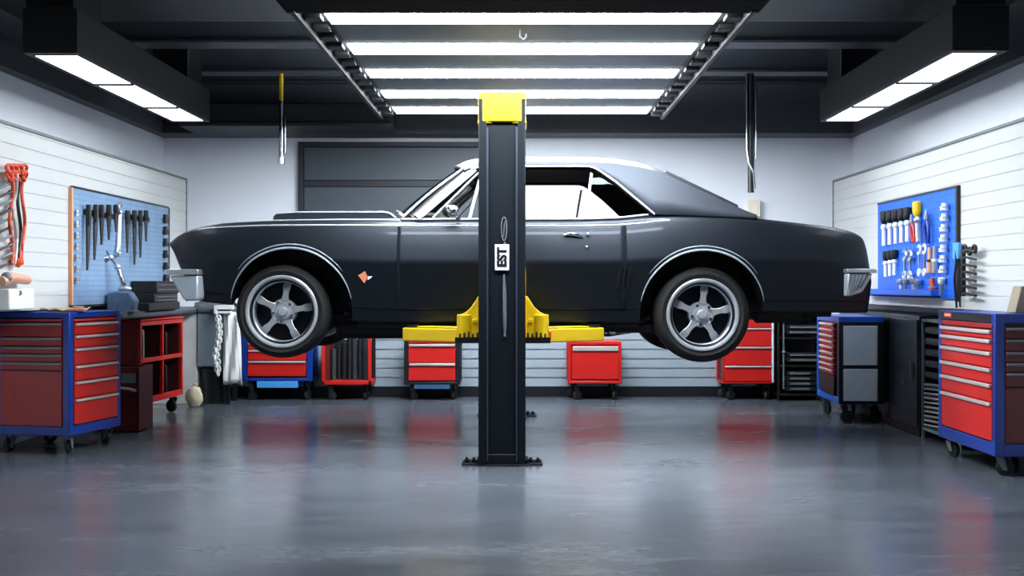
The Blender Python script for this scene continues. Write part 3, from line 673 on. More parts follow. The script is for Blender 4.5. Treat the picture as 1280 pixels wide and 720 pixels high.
# ------------------------------------------------------------------ lift columns
def lift_column(front, d, label, s):
    # front: y of the face turned away from the car, d=+1 when the car lies towards +Y
    xc = -.1125; t = thing('lift_column', label, 'car lift', (xc, front+d*.15, 0), group='columns of the two-post car lift')
    def b(mb, x0, y0, z0, x1, y1, z1): mb.box((xc+x0, front+d*y0, z0), (xc+x1, front+d*y1, z1))
    mb = MB(); w = .1475
    b(mb, -w, .02, .012, w, .05, 2.3); b(mb, -w, 0, .012, -w+.052, .28, 2.3); b(mb, w-.052, 0, .012, w, .28, 2.3)
    b(mb, -w+.052, .004, .012, w-.052, .03, .075)
    build('column', mb, M_post, t, bevel=.006)
    mb = MB()
    for q in (-w+.056, w-.056): b(mb, q-.006, -.004, .03, q+.006, .01, 2.12)
    build('ridge', mb, mat('ridge_paint', (60, 70, 82), .4, metal=.3), t, bevel=.002)
    mb = MB(); b(mb, -.165, .0, 0, .165, .34, .012); b(mb, -.255, .03, 0, .255, .17, .012); build('base_plate', mb, M_post, t, bevel=.003)
    for q in (-.225, -.18, .18, .225):
        mb = MB(); c = Vector((xc+q, front+d*.10, .012)); mb.cyl(c, c+Vector((0, 0, .018)), .018, 6); mb.cyl(c, c+Vector((0, 0, .03)), .008, 8); build('bolt', mb, M_dark, t)
    mb = MB(); n = 24
    pts = []
    for k in range(n+1):
        a = PI*k/n; pts.append(Vector((xc-.15*math.cos(a), front+d*(.02-.035*math.sin(a)), 2.155)))
    pts += [Vector((xc+.15, front+d*.30, 2.155)), Vector((xc-.15, front+d*.30, 2.155))]
    mb.prism(pts, (0, 0, 0), (0, 0, .185)); mb.box((xc-.154, front+d*.0, 2.145), (xc-.06, front+d*.31, 2.16)); mb.box((xc+.06, front+d*.0, 2.145), (xc+.154, front+d*.31, 2.16))
    build('cap', mb, M_yellow, t, bevel=.012, label='yellow cap on top of the column')
    mb = MB(); b(mb, -.135, .02, 2.338, .135, .29, 2.343); build('bounce_plate', mb, M_black, t, label='added black plate on the yellow cap, stops upward bounce')  # unseen black plate added to stop yellow light bouncing up
    # carriage with gussets
    mb = MB(); b(mb, -.15, .285, .74, .15, .36, 1.25); car_ = build('carriage', mb, M_yellow, t, bevel=.006)
    for sx in (-1, 1):
        mb = MB()
        pr = [(.10, 1.06), (.16, 1.06), (.18, 1.03), (.205, .99), (.245, .955), (.29, .935), (.30, .915), (.30, .79), (.10, .79)]
        mb.prism([Vector((xc+sx*x, front+d*.31, z)) for x, z in pr], (0, 0, 0), (0, d*.05, 0))
        mb.cyl((xc+sx*.25, front+d*.33, .79), (xc+sx*.25, front+d*.33, .94), .05, 16)
        for (hx, hz) in ((.18, .90), (.27, .83)): mb.cyl((xc+sx*hx, front+d*.296, hz), (xc+sx*hx, front+d*.312, hz), .016, 10)
        build('gusset', mb, M_yellow, car_, bevel=.004)
        mb = MB(); b(mb, sx*.08, .27, .755, sx*.31, .40, .792)
        for k in range(6): b(mb, sx*(.13+k*.028), .262, .79, sx*(.142+k*.028), .27, .83-.006*(k % 3))
        build('lock_gear', mb, M_black, car_)
        # swing arm: box section running outward and under the car
        p0 = Vector((xc+sx*.235, front+d*.40, 0)); p1 = Vector((xc+sx*.655, front+d*.62, 0))
        u = (p1-p0).normalized(); w_ = Vector((-u.y, u.x, 0))*.06
        mb = MB(); z0, z1 = .755, .845
        poly = [p0-w_, p1-w_, p1+w_, p0+w_]
        mb.prism([Vector((q.x, q.y, z0)) for q in poly], (0, 0, z0), (0, 0, z1))
        arm = build('arm', mb, M_yellow, t, bevel=.008)
        mb = MB(); q = p0+u*.10; mb.prism([Vector((v.x, v.y, z1)) for v in (p0-w_*.9+u*.02, p0-w_*.9+u*.36, p0+w_*.9+u*.36, p0+w_*.9+u*.02)], (0, 0, z1), (0, 0, z1+.012))
        build('arm_plate', mb, M_yellow, arm, bevel=.004)
        mb = MB(); e = p1-u*.05; mb.cyl((e.x, e.y, z1), (e.x, e.y, z1+.02), .045, 20); build('lift_pad', mb, M_black, arm)
        mb = MB(); e = p0+u*.05-w_*1.02; mb.cyl((e.x, e.y-.008*d, .775), (e.x, e.y-.008*d, .825), .012, 8); build('arm_pin', mb, M_orange, arm)
    return t
lc = lift_column(7.0, 1, 'near dark steel lift column with yellow cap, standing in front of the car', 0)
lift_column(9.8, -1, 'far dark steel lift column standing hidden behind the car', 1)
# things fixed on the near column
fy = 7.0
def PC(px, py): return P(px, py, 7.0)
mb = MB(); c = PC(630, 286); ring = [Vector((c.x+.017*math.cos(a), 7.012, c.z+.073*math.sin(a))) for a in [2*PI*k/24 for k in range(24)]]
mb.tube(ring, .0045, 6, closed=True); mb.sphere((c.x+.004, 7.012, c.z-.092), .009); mb.cyl((c.x-.004, 7.02, c.z-.05), (c.x+.004, 7.02, c.z+.05), .004, 6)
build('release_handle', mb, M_grey, lc)
mb = MB(); a, b = PC(630, 343), PC(631, 420); mb.tube([Vector((a.x, 7.012, a.z)), Vector((a.x+.003, 7.008, lerp(a.z, b.z, .3))), Vector((b.x, 7.008, lerp(a.z, b.z, .75))), Vector((b.x, 7.012, b.z))], [.006, .0125, .0125, .007], 10)
mb.sphere((b.x, 7.012, b.z), .010); build('release_rod', mb, M_grey, lc)
a, b = PC(618.5, 338), PC(636.5, 305.5)
sg = build('sign', MB().box((a.x, 7.004, a.z), (b.x, 7.016, b.z)), M_signw, lc, bevel=.002, label='small white sign with black letters reading upwards')
def text_mesh(txt, size, loc, rot, m, parent, name, sx=1.0):
    cu = bpy.data.curves.new(name, 'FONT'); cu.body = txt; cu.size = size; cu.extrude = .0008; cu.align_x = 'CENTER'; cu.align_y = 'CENTER'; cu.offset = size*.05
    ob = bpy.data.objects.new('tmp_text', cu); COL.objects.link(ob); bpy.context.view_layer.update()
    me = bpy.data.meshes.new_from_object(ob.evaluated_get(bpy.context.evaluated_depsgraph_get()))
    bpy.data.objects.remove(ob, do_unlink=True)
    me.transform(Matrix.Translation(loc) @ rot @ Matrix.Diagonal((sx, 1, 1, 1))); 
    M = OFF.get(root_of(parent).name)
    if M is not None: me.transform(M.inverted())
    me.name = name; me.materials.clear(); me.materials.append(m)
    o = bpy.data.objects.new(name, me); COL.objects.link(o); o.parent = parent; return o
c = (PC(627.5, 321.5)); text_mesh('EST', .078, (c.x+.002, 7.0025, c.z), Matrix.Rotation(-PI/2, 4, 'Y') @ Matrix.Rotation(PI/2, 4, 'X'), M_black, sg, 'lettering', 1.0)

# ------------------------------------------------------------------ carts
def cart_frame(name, label, cat, A, B, depth, group=None):
    A = Vector((*A, 0)); B = Vector((*B, 0)); u = (B-A).normalized(); n_ = Vector((-u.y, u.x, 0))
    c = (A+B)/2+n_*depth/2; rz_ = math.atan2(u.y, u.x)
    t = thing(name, label, cat, c, rz_, group); return t, (B-A).length, depth
def caster(t, x, y, z1, r=.045, yaw=0.3, m=None):
    mb = MB(); mb.cyl((x, y, z1-.02), (x, y, z1), .022, 10)
    dx, dy = math.cos(yaw)*.025, math.sin(yaw)*.025; nx, ny = -math.sin(yaw), math.cos(yaw)
    for q in (-1, 1):
        o = Vector((nx*.022*q, ny*.022*q, 0))
        mb.prism([Vector((x, y, z1-.02))+o+Vector((-dx, -dy, 0)), Vector((x, y, z1-.02))+o+Vector((dx, dy, 0)), Vector((x+dx*1.6, y+dy*1.6, r*.7))+o, Vector((x+dx*.6, y+dy*.6, r*.7))+o], (0, 0, 0), tuple(Vector((nx, ny, 0))*.004*q))
    c = build('caster', mb, m or M_dark, t, world=False)
    mb = MB(); w = Vector((x+dx, y+dy, r)); a = Vector((nx, ny, 0))*.014
    mb.tube([w-a, w-a*.7, w+a*.7, w+a], [r*.85, r, r, r*.85], 20); build('caster_wheel', mb, M_rubber, c, world=False)
def face_m(w, d, side):      # maps (u 0..W, out, z) to cart-local coordinates
    if side == 'front': return lambda u, o, z: Vector((-w/2+u, -d/2-o, z))
    if side == 'left': return lambda u, o, z: Vector((-w/2-o, d/2-u, z))
    if side == 'right': return lambda u, o, z: Vector((w/2+o, -d/2+u, z))
def fbox(mb, f, u0, u1, o0, o1, z0, z1):
    pts = [f(u, o, z) for z in (z0, z1) for u, o in ((u0, o0), (u1, o0), (u1, o1), (u0, o1))]
    mb._geom(pts, [(0, 3, 2, 1), (4, 5, 6, 7), (0, 1, 5, 4), (1, 2, 6, 5), (2, 3, 7, 6), (3, 0, 4, 7)])
def drawers(t, f, u0, u1, levels, m, mh, hh=.018, out=.006, ho=.022, name='drawer', handles=True):
    # levels: list of (z_top, z_bottom)
    for z1, z0 in levels:
        mb = MB(); fbox(mb, f, u0, u1, -.02, out, z0+.004, z1-.002); d_ = build(name, mb, m, t, bevel=.003, world=False)
        if handles:
            mb = MB(); fbox(mb, f, u0+.004, u1-.004, out, ho, z1-hh-.003, z1-.004); build('handle', mb, mh, d_, bevel=.004, world=False)
def cart_shell(t, w, d, zb, zt, m, face_sides, post=.035, top=.035, bot=.05, inner=M_dark, top_m=None):
    """frame with recessed faces, an inner box and a top"""
    mb = MB(); r = .018
    mb.box((-w/2+r, -d/2+r, zb+.01), (w/2-r, d/2-r, zt-.01)); core = build('carcass', mb, inner, t, world=False)
    mb = MB()
    for sx in (-1, 1):
        for sy in (-1, 1): mb.box((sx*w/2, sy*d/2, zb), (sx*(w/2-post), sy*(d/2-post), zt))
    mb.box((-w/2+.001, -d/2+.001, zt-top), (w/2-.001, d/2-.001, zt)); mb.box((-w/2+.001, -d/2+.001, zb), (w/2-.001, d/2-.001, zb+bot))
    build('frame', mb, m, t, bevel=.006, world=False)
    if top_m:
        build('top', MB().box((-w/2-.005, -d/2-.005, zt), (w/2+.005, d/2+.005, zt+.012)), top_m, t, bevel=.004, world=False)
def casters4(t, w, d, z1, r=.045, inx=.07, iny=.06, m=None):
    for k, (sx, sy) in enumerate(((-1, -1), (1, -1), (1, 1), (-1, 1))): caster(t, sx*(w/2-inx), sy*(d/2-iny), z1, r, .3+k*.9, m)

# left blue and red tool cart
A, B = (-2.995, 7.44), (-2.862, 8.03)
t, w, d = cart_frame('tool_cart', 'blue-framed tool cart with red drawers beside the left wall, nearest the camera', 'tool cart', A, B, .55, 'wheeled tool carts')
cart_shell(t, w, d, .125, .952, M_blue, None, post=.05, top=.04, bot=.065)
f = face_m(w, d, 'front')
lv = [(.902, .868), (.875, .80), (.795, .71), (.708, .592), (.590, .486), (.484, .372), (.368, .195)]
drawers(t, f, .052, w-.052, [(.905, .885)], M_red, M_alu, handles=False)
drawers(t, f, .052, w-.052, [(.880, .797), (.797, .710), (.710, .594), (.594, .487), (.487, .370), (.370, .195)], M_red, M_alu)
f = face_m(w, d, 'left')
drawers(t, f, .03, d-.055, [(.905, .883)], M_red2, M_grey, handles=False)  # camera-facing side: its shade is put into the darker red
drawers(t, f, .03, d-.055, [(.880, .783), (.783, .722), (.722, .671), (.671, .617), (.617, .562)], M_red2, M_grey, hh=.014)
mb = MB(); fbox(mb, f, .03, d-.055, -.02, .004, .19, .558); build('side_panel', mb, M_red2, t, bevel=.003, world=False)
casters4(t, w, d, .125, m=M_grey)
LC = (A, B)
# right blue and red tool cart
t, w, d = cart_frame('tool_cart', 'blue-framed tool cart with red drawers at the right edge, nearest the camera', 'tool cart', (2.80, 7.5), (2.80, 6.6), .55, 'wheeled tool carts')
cart_shell(t, w, d, .12, .965, M_blue, None, post=.06, top=.06, bot=.08)
f = face_m(w, d, 'front')
drawers(t, f, .075, w-.035, [(.905, .872)], M_red2, M_alu, handles=False)
drawers(t, f, .075, w-.035, [(.868, .812), (.812, .738), (.738, .640), (.640, .548), (.548, .438), (.438, .205)], M_red, M_alu, hh=.022)
mb = MB(); fbox(mb, f, .03, w-.06, .001, .003, .912, .96); build('top_panel', mb, M_dark, t, world=False)
mb = MB(); fbox(mb, f, .12, .24, .003, .006, .925, .952); lb = build('label_plate', mb, M_orange, t, world=False, label='small orange plate at the top')
mb = MB(); fbox(mb, f, .135, .225, .006, .0075, .934, .943); build('label_mark', mb, M_cream, lb, world=False)
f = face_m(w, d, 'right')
drawers(t, f, .06, d-.05, [(.885, .815), (.815, .742), (.742, .676), (.676, .618), (.618, .532)], M_dkred, M_grey, hh=.016)  # shaded side of the cart, shade put into a darker red
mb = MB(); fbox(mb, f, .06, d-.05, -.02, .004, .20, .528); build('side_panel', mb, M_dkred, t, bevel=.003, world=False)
casters4(t, w, d, .12, .05, m=M_grey)
# red open shelf trolley, left
A, B = (-3.09, 9.12), (-3.02, 10.04)
t, w, d = cart_frame('shelf_trolley', 'red open trolley with four compartments beside the left wall', 'trolley', A, B, .45)
mb = MB(); z0, z1 = .15, .835; p = .03
for x in (-w/2, w/2-p): mb.box((x, -d/2, z0), (x+p, -d/2+.03, z1))
for z in (z0, .49, z1-.04): mb.box((-w/2, -d/2, z), (w/2, -d/2+.03, z+(.05 if z < .2 else .035)))
mb.box((-.0, -d/2, z0), (.025, -d/2+.03, z1-.01)); mb.box((-w/2, -d/2+.03, z0), (w/2, d/2, z0+.02))
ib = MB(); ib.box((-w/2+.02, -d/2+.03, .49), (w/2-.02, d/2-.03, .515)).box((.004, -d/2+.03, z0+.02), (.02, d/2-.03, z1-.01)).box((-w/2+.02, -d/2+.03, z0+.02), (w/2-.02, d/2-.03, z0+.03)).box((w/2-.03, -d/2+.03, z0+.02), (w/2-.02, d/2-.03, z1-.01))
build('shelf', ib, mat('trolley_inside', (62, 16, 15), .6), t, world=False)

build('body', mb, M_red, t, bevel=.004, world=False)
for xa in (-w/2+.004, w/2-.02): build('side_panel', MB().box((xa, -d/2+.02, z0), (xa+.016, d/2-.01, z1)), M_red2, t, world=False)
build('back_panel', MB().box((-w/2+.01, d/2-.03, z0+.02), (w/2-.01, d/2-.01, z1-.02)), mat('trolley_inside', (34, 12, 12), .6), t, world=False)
build('top', MB().box((-w/2-.01, -d/2-.01, z1), (w/2+.01, d/2, z1+.015)), M_red, t, bevel=.006, world=False)
casters4(t, w, d, .15, .055)
TM = Matrix.Translation(t.location) @ Matrix.Rotation(t.rotation_euler.z, 4, 'Z')
for k, (x, z) in enumerate(((-w/2+.10, .525), (-w/2+.10, .20), (-w/2+.20, .20), (.12, .525), (.12, .20))):
    hgt = (.24, .22, .14, .20, .24)[k]; mb = MB(); mb.box((-.015, -.12, 0), (.015, .12, hgt)); mb.box((-.015, -.125, .01), (.015, -.12, hgt-.01))
    o = build('folder', mb, [M_green, M_grey, M_dkred, M_black, M_black][k], bevel=.003)
    o.location = TM @ Vector((x, -.085, z)); o.rotation_euler.z = t.rotation_euler.z
    tag(o, ['grey-green folder upright in the top left compartment of the red trolley', 'grey folder upright at the left of the lower left compartment of the red trolley', 'short dark red folder in the lower left compartment of the red trolley', 'black folder in the top right compartment of the red trolley', 'black folder in the lower right compartment of the red trolley'][k], 'folder', 'folders in the red trolley')
# blue cart with grey doors, right
t, w, d = cart_frame('tool_cart', 'bright blue tool cart with many slim drawers and two grey doors, by the dark cabinet', 'tool cart', (2.625, 9.9), (2.59, 9.1), .36, 'wheeled tool carts')
cart_shell(t, w, d, .16, .875, M_blue2, None, post=.03, top=.05, bot=.05, inner=M_black)
f = face_m(w, d, 'front')
zz = .815
lv = []
for k in range(9): lv.append((zz, zz-.048)); zz -= .048
drawers(t, f, .16, w-.16, lv, M_red, M_alu, hh=.02)
mb = MB(); fbox(mb, f, .16, w-.16, -.02, .003, .215, zz-.003); build('lower_panel', mb, M_black, t, world=False)
f = face_m(w, d, 'right')
mb = MB(); fbox(mb, f, .0, d, -.02, .002, .165, .83); build('side_panel', mb, M_black, t, world=False)
for z0, z1 in ((.48, .80), (.19, .45)):
    mb = MB(); fbox(mb, f, .035, d-.05, -.01, .010, z0, z1); dd = build('door', mb, M_greypanel, t, bevel=.004, world=False)
    mb = MB(); fbox(mb, f, d-.062, d-.056, .008, .014, z0+.01, z1-.01); build('door_edge', mb, M_alu, dd, world=False)
casters4(t, w, d, .16, .055)
# small carts along the back wall
def back_cart(px0, px1, zb, zt, frame_m, name, label, d=.34, **k):
    Y = 10.95; x0 = (px0-VX)*Y/F; x1 = (px1-VX)*Y/F
    return cart_frame(name, label, 'tool cart', (x0, Y), (x1, Y), d, 'wheeled tool carts')
t, w, d = back_cart(302, 390, 0, 0, 0, 'tool_cart', 'blue cart with red drawers against the back wall, behind the front wheel')
cart_shell(t, w, d, .19, .80, M_blue, None, post=.055, top=.05, bot=.03, inner=M_black); f = face_m(w, d, 'front')
drawers(t, f, .06, w-.06, [(.75, .66), (.66, .57), (.57, .50), (.50, .392), (.392, .235)], M_red, M_alu, hh=.02)
build('shelf', MB().box((-w/2+.15, -d/2-.01, .125), (w/2-.14, d/2-.05, .19)), M_lightblue, t, world=False, bevel=.004, label='light blue tray under the drawers')
casters4(t, w, d, .19, .045)
t, w, d = back_cart(505, 575, 0, 0, 0, 'tool_cart', 'small black-framed cart with two red drawers, left of the lift column')
cart_shell(t, w, d, .155, .62, M_dark, None, post=.045, top=.02, bot=.03, inner=M_black); f = face_m(w, d, 'front')
drawers(t, f, .045, w-.045, [(.60, .562)], M_red, M_alu, handles=False)
drawers(t, f, .045, w-.045, [(.558, .37), (.37, .192)], M_red, M_alu, hh=.026)
build('shelf', MB().box((-w/2+.1, -d/2-.005, .115), (w/2-.1, d/2-.05, .155)), mat('dull_blue', (52, 92, 134), .4), t, world=False)
casters4(t, w, d, .155, .04)
t, w, d = back_cart(710, 777, 0, 0, 0, 'tool_cart', 'small all-red cart with a single deep drawer, right of the lift column')
cart_shell(t, w, d, .165, .58, M_red, None, post=.03, top=.035, bot=.03, inner=M_red2); f = face_m(w, d, 'front')
drawers(t, f, .04, w-.03, [(.535, .205)], M_red, M_alu, hh=.045)
casters4(t, w, d, .165, .045)
t, w, d = back_cart(903, 968, 0, 0, 0, 'tool_cart', 'tall red cart with four drawers on the back wall, behind the rear wheel')
cart_shell(t, w, d, .165, .87, M_red, None, post=.02, top=.02, bot=.02, inner=M_dark); f = face_m(w, d, 'front')
drawers(t, f, .02, w-.03, [(.85, .715), (.715, .53), (.53, .345), (.345, .185)], M_red, M_alu, hh=.018)
mb = MB(); fbox(mb, f, w-.028, w-.008, 0, .006, .18, .86); build('edge_strip', mb, M_greypanel, t, world=False)
casters4(t, w, d, .165, .045)
# red frame rack with black tubes
Y = 10.95; x0, x1 = (402-VX)*Y/F, (464-VX)*Y/F
t, w, d = cart_frame('tube_rack', 'low red frame rack holding upright black tubes at the back wall', 'rack', (x0, Y), (x1, Y), .34)
mb = MB(); mb.box((-w/2, -d/2, .155), (w/2, d/2, .195)); mb.box((w/2-.032, -d/2, .155), (w/2, -d/2+.03, .64)); mb.box((-w/2, -d/2, .155), (-w/2+.03, -d/2+.03, .58))
build('frame', mb, M_red, t, bevel=.004, world=False)
mb = MB(); mb.box((w/2-.032, d/2-.03, .195), (w/2, d/2, .60)).box((-w/2, d/2-.03, .195), (-w/2+.03, d/2, .58)).box((-w/2, d/2-.02, .50), (w/2, d/2, .58)).box((-w/2+.03, d/2-.01, .195), (w/2-.03, d/2-.004, .5)); build('back_frame', mb, M_black, t, world=False, label='black back of the rack')
build('side_panel', MB().box((-w/2+.03, -d/2+.01, .195), (-w/2+.07, d/2-.03, .56)), M_dkred, t, world=False)
casters4(t, w, d, .155, .04)
TM = Matrix.Translation(t.location)
ords = ['first', 'second', 'third', 'fourth', 'fifth', 'sixth', 'seventh', 'eighth', 'ninth', 'tenth', 'eleventh', 'twelfth']
mats_t = [M_green, M_dark, M_black, M_dark, M_grey, M_dark, M_grey]
tb = None
for k in range(7):
    x = -w/2+.10+k*.052; hgt = (.30, .32, .36, .40, .46, .50, .50)[k]
    mb = MB(); mb.cyl((0, 0, 0), (0, 0, hgt), .0245, 14); mb.cyl((0, 0, hgt-.02), (0, 0, hgt+.005), .026, 14)
    o = build('tube', mb, mat('tube_%d' % k, ((52, 60, 58), (30, 28, 27), (22, 24, 28), (34, 34, 36), (48, 54, 62), (26, 34, 46), (44, 46, 52))[k], .4), world=False)
    o.location = TM @ Vector((x, -.06+.02*(k % 2), .197)); tag(o, '%s upright tube from the left in the red rack' % ords[k] if k < 6 else 'rightmost upright tube in the red rack', 'tube', 'tubes in the red rack')
# black shelving rack beside the tall red cart
x0, x1 = (972-VX)*10.9/F, (1034-VX)*10.9/F
t, w, d = cart_frame('storage_rack', 'black storage rack full of dark trays between the tall red cart and the blue cart', 'rack', (x0, 10.9), (x1, 10.9), .38)
mb = MB()
for sx in (-w/2, w/2-.02):
    for sy in (-d/2, d/2-.02): mb.box((sx, sy, 0), (sx+.02, sy+.02, .86))
for z in (.05, .33, .60, .83): mb.box((-w/2, -d/2+.01, z), (w/2, d/2, z+.02))
mb.box((-w/2, d/2-.01, .05), (w/2, d/2, .85)); build('frame', mb, M_black, t, bevel=.002, world=False)
build('rail', MB().box((-w/2+.05, -d/2-.012, .12), (-w/2+.062, -d/2, .80)).sphere((-w/2+.056, -d/2-.015, .78), .022).sphere((-w/2+.056, -d/2-.015, .48), .018), M_grey, t, world=False)
for i, (z0, rows_) in enumerate(((.62, 2), (.35, 2), (.07, 4))):
    for r_ in range(rows_):
        z = z0+.03+r_*.05; 
        mb = MB(); mb.box((-w/2+.09, -d/2+.0, z), (w/2-.06, d/2-.03, z+.04)); 
        tr = build('tray', mb, M_dark, t, bevel=.003, world=False)
        mb = MB(); mb.box((-w/2+.12, -d/2-.012, z+.012), (w/2-(.10 if i < 2 else .17), -d/2+.0, z+.028)); build('tray_lip', mb, M_grey, tr, world=False)
# dark cabinet and tray rack on the right
t, w, d = cart_frame('tall_cabinet', 'plain black steel cabinet between the blue cart and the tray rack, by the right wall', 'cabinet', (2.985, 9.02), (2.985, 8.37), .36)
build('body', MB().box((-w/2, -d/2, .0), (w/2, d/2, .905)), mat('cabinet_black', (26, 34, 42), .35, noise=.1), t, bevel=.006, world=False)
f = face_m(w, d, 'front')
mb = MB(); fbox(mb, f, .02, w-.02, 0, .012, .06, .87); dr = build('door', mb, mat('cabinet_door', (30, 39, 48), .32, noise=.15), t, bevel=.004, world=False)
mb = MB(); fbox(mb, f, w-.12, w-.10, .012, .035, .42, .55); fbox(mb, f, w*.5, w*.5+.05, .012, .022, .36, .40); build('handle', mb, M_grey, dr, bevel=.004, world=False)
t, w, d = cart_frame('tall_cabinet', 'black steel cabinet against the right wall, hidden behind the bright blue tool cart', 'cabinet', (3.0, 10.5), (3.0, 9.04), .345)
build('body', MB().box((-w/2, -d/2, .0), (w/2, d/2, .905)), MATS['cabinet_black'], t, bevel=.006, world=False); f = face_m(w, d, 'front')
for a_ in (.02, w/2+.01):
    mb = MB(); fbox(mb, f, a_, a_+w/2-.03, 0, .012, .06, .87); build('door', mb, MATS['cabinet_door'], t, bevel=.004, world=False)
t, w, d = cart_frame('tray_rack', 'narrow rack of stacked black trays squeezed behind the right-hand drawer cart', 'rack', (2.985, 8.33), (2.985, 7.62), .34)
mb = MB()
for x in (-w/2, w/2-.02):
    mb.box((x, -d/2, 0), (x+.02, -d/2+.02, .88)); mb.box((x, d/2-.02, 0), (x+.02, d/2, .88))
mb.box((-w/2, -d/2, .86), (w/2, d/2, .88)).box((-w/2, -d/2, .06), (w/2, d/2, .08)); build('frame', mb, M_green, t, world=False, bevel=.002)
for k in range(9):
    z = .12+k*.082; mb = MB(); mb.box((-w/2+.025, -d/2+.02, z), (w/2-.025, d/2-.02, z+.05)); mb.box((-w/2+.05, -d/2+.005, z+.018), (w/2-.05, -d/2+.02, z+.034)); 
    build('tray', mb, M_dark if k % 3 else M_black, t, bevel=.003, world=False)
for k in range(9):
    z = .13+k*.035
    o = build('paper_sheet', MB().box((-.12, -.012, -.004), (.12, .012, .004)), M_grey, t, world=False) if False else None
mb = MB()
for k in range(10):
    z = .10+k*.033; mb.prism([(-w/2+.08, -d/2-.004, z), (w/2-.08, -d/2-.004, z+.03), (w/2-.08, -d/2-.004, z+.042), (-w/2+.08, -d/2-.004, z+.012)], (0, 0, 0), (0, -.006, 0))
build('vent_strips', mb, M_alu, t, world=False, label='pale slanted strips on the lower trays')

# ------------------------------------------------------------------ left bench at the back
YT = 10.62
t = thing('workbench', 'grey-topped workbench running along the left wall over the red trolley', 'workbench', (-3.17, 10.95, 0))
build('worktop', MB().box((-3.06, YT-.03, .862), (-2.735, YB-.40, .92)).box((XL+.002, 8.62, .862), (-3.06, YB-.40, .92)), mat('bench_top', (70, 77, 83), .45), t, bevel=.02)
build('cupboard', MB().box((-3.06, YT, .36), (-2.81, YB-.40, .862)), mat('cupboard_grey', (122, 136, 150), .5), t, bevel=.006)
build('side_cupboard', MB().box((XL, YT+.02, .0), (-3.07, YB-.40, .862)), M_white, t, bevel=.006)
build('leg', MB().box((-2.80, YT+.02, 0), (-2.76, YT+.06, .862)).box((-2.80, YB-.45, 0), (-2.76, YB-.41, .862)), M_black, t)
mb = MB()
mb.lathe([(.001, 0), (.10, 0), (.118, .30), (.126, .31), (.126, .335), (.114, .335), (.096, .02), (.001, .02)], (-2.93, YT+.12, 0), 'Z', 28)
o = build('waste_bin', mb, M_black); tag(origin_to(o, (-2.93, YT+.12, 0)), 'round black waste bin under the bench in the back left corner', 'bin')
mb = MB(); mb.sphere((0, 0, .09), .11, sc=(.75, .5, .9), u=16, v=10)
for v in mb.bm.verts: v.co += Vector((random.uniform(-.008, .008), random.uniform(-.008, .008), random.uniform(-.006, .006)))
mb.tube([(-.02, 0, .17), (0, 0, .21), (.03, 0, .2)], .014, 6)
o = build('cloth_sack', mb, M_cream, world=False); o.location = (-3.03, 10.42, 0); tag(o, 'small cream cloth sack on the floor beside the black bin', 'sack')
mb = MB(); rows_ = []
for i in range(11):
    x = -3.12+i*.037; rows_.append([Vector((x, 10.72+.20*(q/10)+.01*math.sin(i*2.3), .923+.062*math.sin(PI*q/10)**.7*(.75+.25*math.sin(i*1.7+q)))) for q in range(11)])
mb.grid(rows_); o = build('folded_tarp', mb, mat('tarp_grey', (88, 92, 98), .6, noise=.2, nscale=20), solid=.008); tag(origin_to(o, (-2.93, 10.8, .92)), 'crumpled dark grey tarp lying on the bench end behind the car front bumper', 'tarp')
# chain bundle hanging at the bench end
t = thing('chain_hook', 'white hook bracket at the bench end with a pale chain hanging down', 'chain', (-2.8, YT-.08, .27))
mb = MB(); a = P(270, 383, 10.5); 
mb.box((-2.87, 10.50, .86), (-2.84, 10.60, .94)); mb.box((-2.84, 10.50, .90), (-2.70, 10.60, .94)); mb.box((-2.84, 10.51, .862), (-2.72, 10.59, .885)); build('bracket', mb, M_white, t, bevel=.004)
for k in range(17):
    z = .85-k*.034; x = -2.845+.02*math.sin(k*.35)+(.02 if k > 12 else 0)
    mb = MB(); ring = [Vector((x+(.026*math.cos(a) if k % 2 else .004*math.cos(a)), 10.53+(.0 if k % 2 else .018*math.cos(a)), z+.029*math.sin(a))) for a in [2*PI*q/12 for q in range(12)]]
    mb.tube(ring, .0095, 6, closed=True); build('chain_link', mb, M_white, t)
mb = MB(); rows_ = []
for i in range(14):
    z = .87-i*.052; r_ = []
    for j in range(7):
        r_.append(Vector((-2.80+j*.025+(.012*i/6 if j > 3 else 0), 10.575+.018*math.sin(j*1.9+i*.4)+.004*i/13, z-.01*math.sin(j*1.3))))
    rows_.append(r_)
mb.grid(rows_); o = build('hanging_sheet', mb, M_white, solid=.004); tag(origin_to(o, (-2.72, 10.58, .18)), 'pale crumpled sheet hanging from the bench end beside the chain', 'sheet')
# dark red box with a wrench set, next to the left cart
t = thing('parts_box', 'dark red box standing on the floor between the blue cart and the red trolley', 'box', (-3.08, 8.77, 0))
mb = MB(); x0, x1, y0, y1, zt = -3.24, -2.93, 8.60, 8.94, .50
for a, b in (((x0, y0), (x1, y0+.012)), ((x0, y1-.012), (x1, y1)), ((x0, y0), (x0+.012, y1)), ((x1-.012, y0), (x1, y1))): mb.box((*a, 0), (*b, zt))
mb.box((x0, y0, 0), (x1, y1, .012)); build('body', mb, M_dkred, t, bevel=.002)
build('label_plate', MB().box((-3.06, y0-.004, .38), (-2.95, y0, .455)), M_grey, t)
build('handle', MB().tube([(-3.09, y0-.006, .34), (-3.06, y0-.04, .345), (-2.98, y0-.04, .335), (-2.95, y0-.006, .32)], .012, 8), M_alu, t)

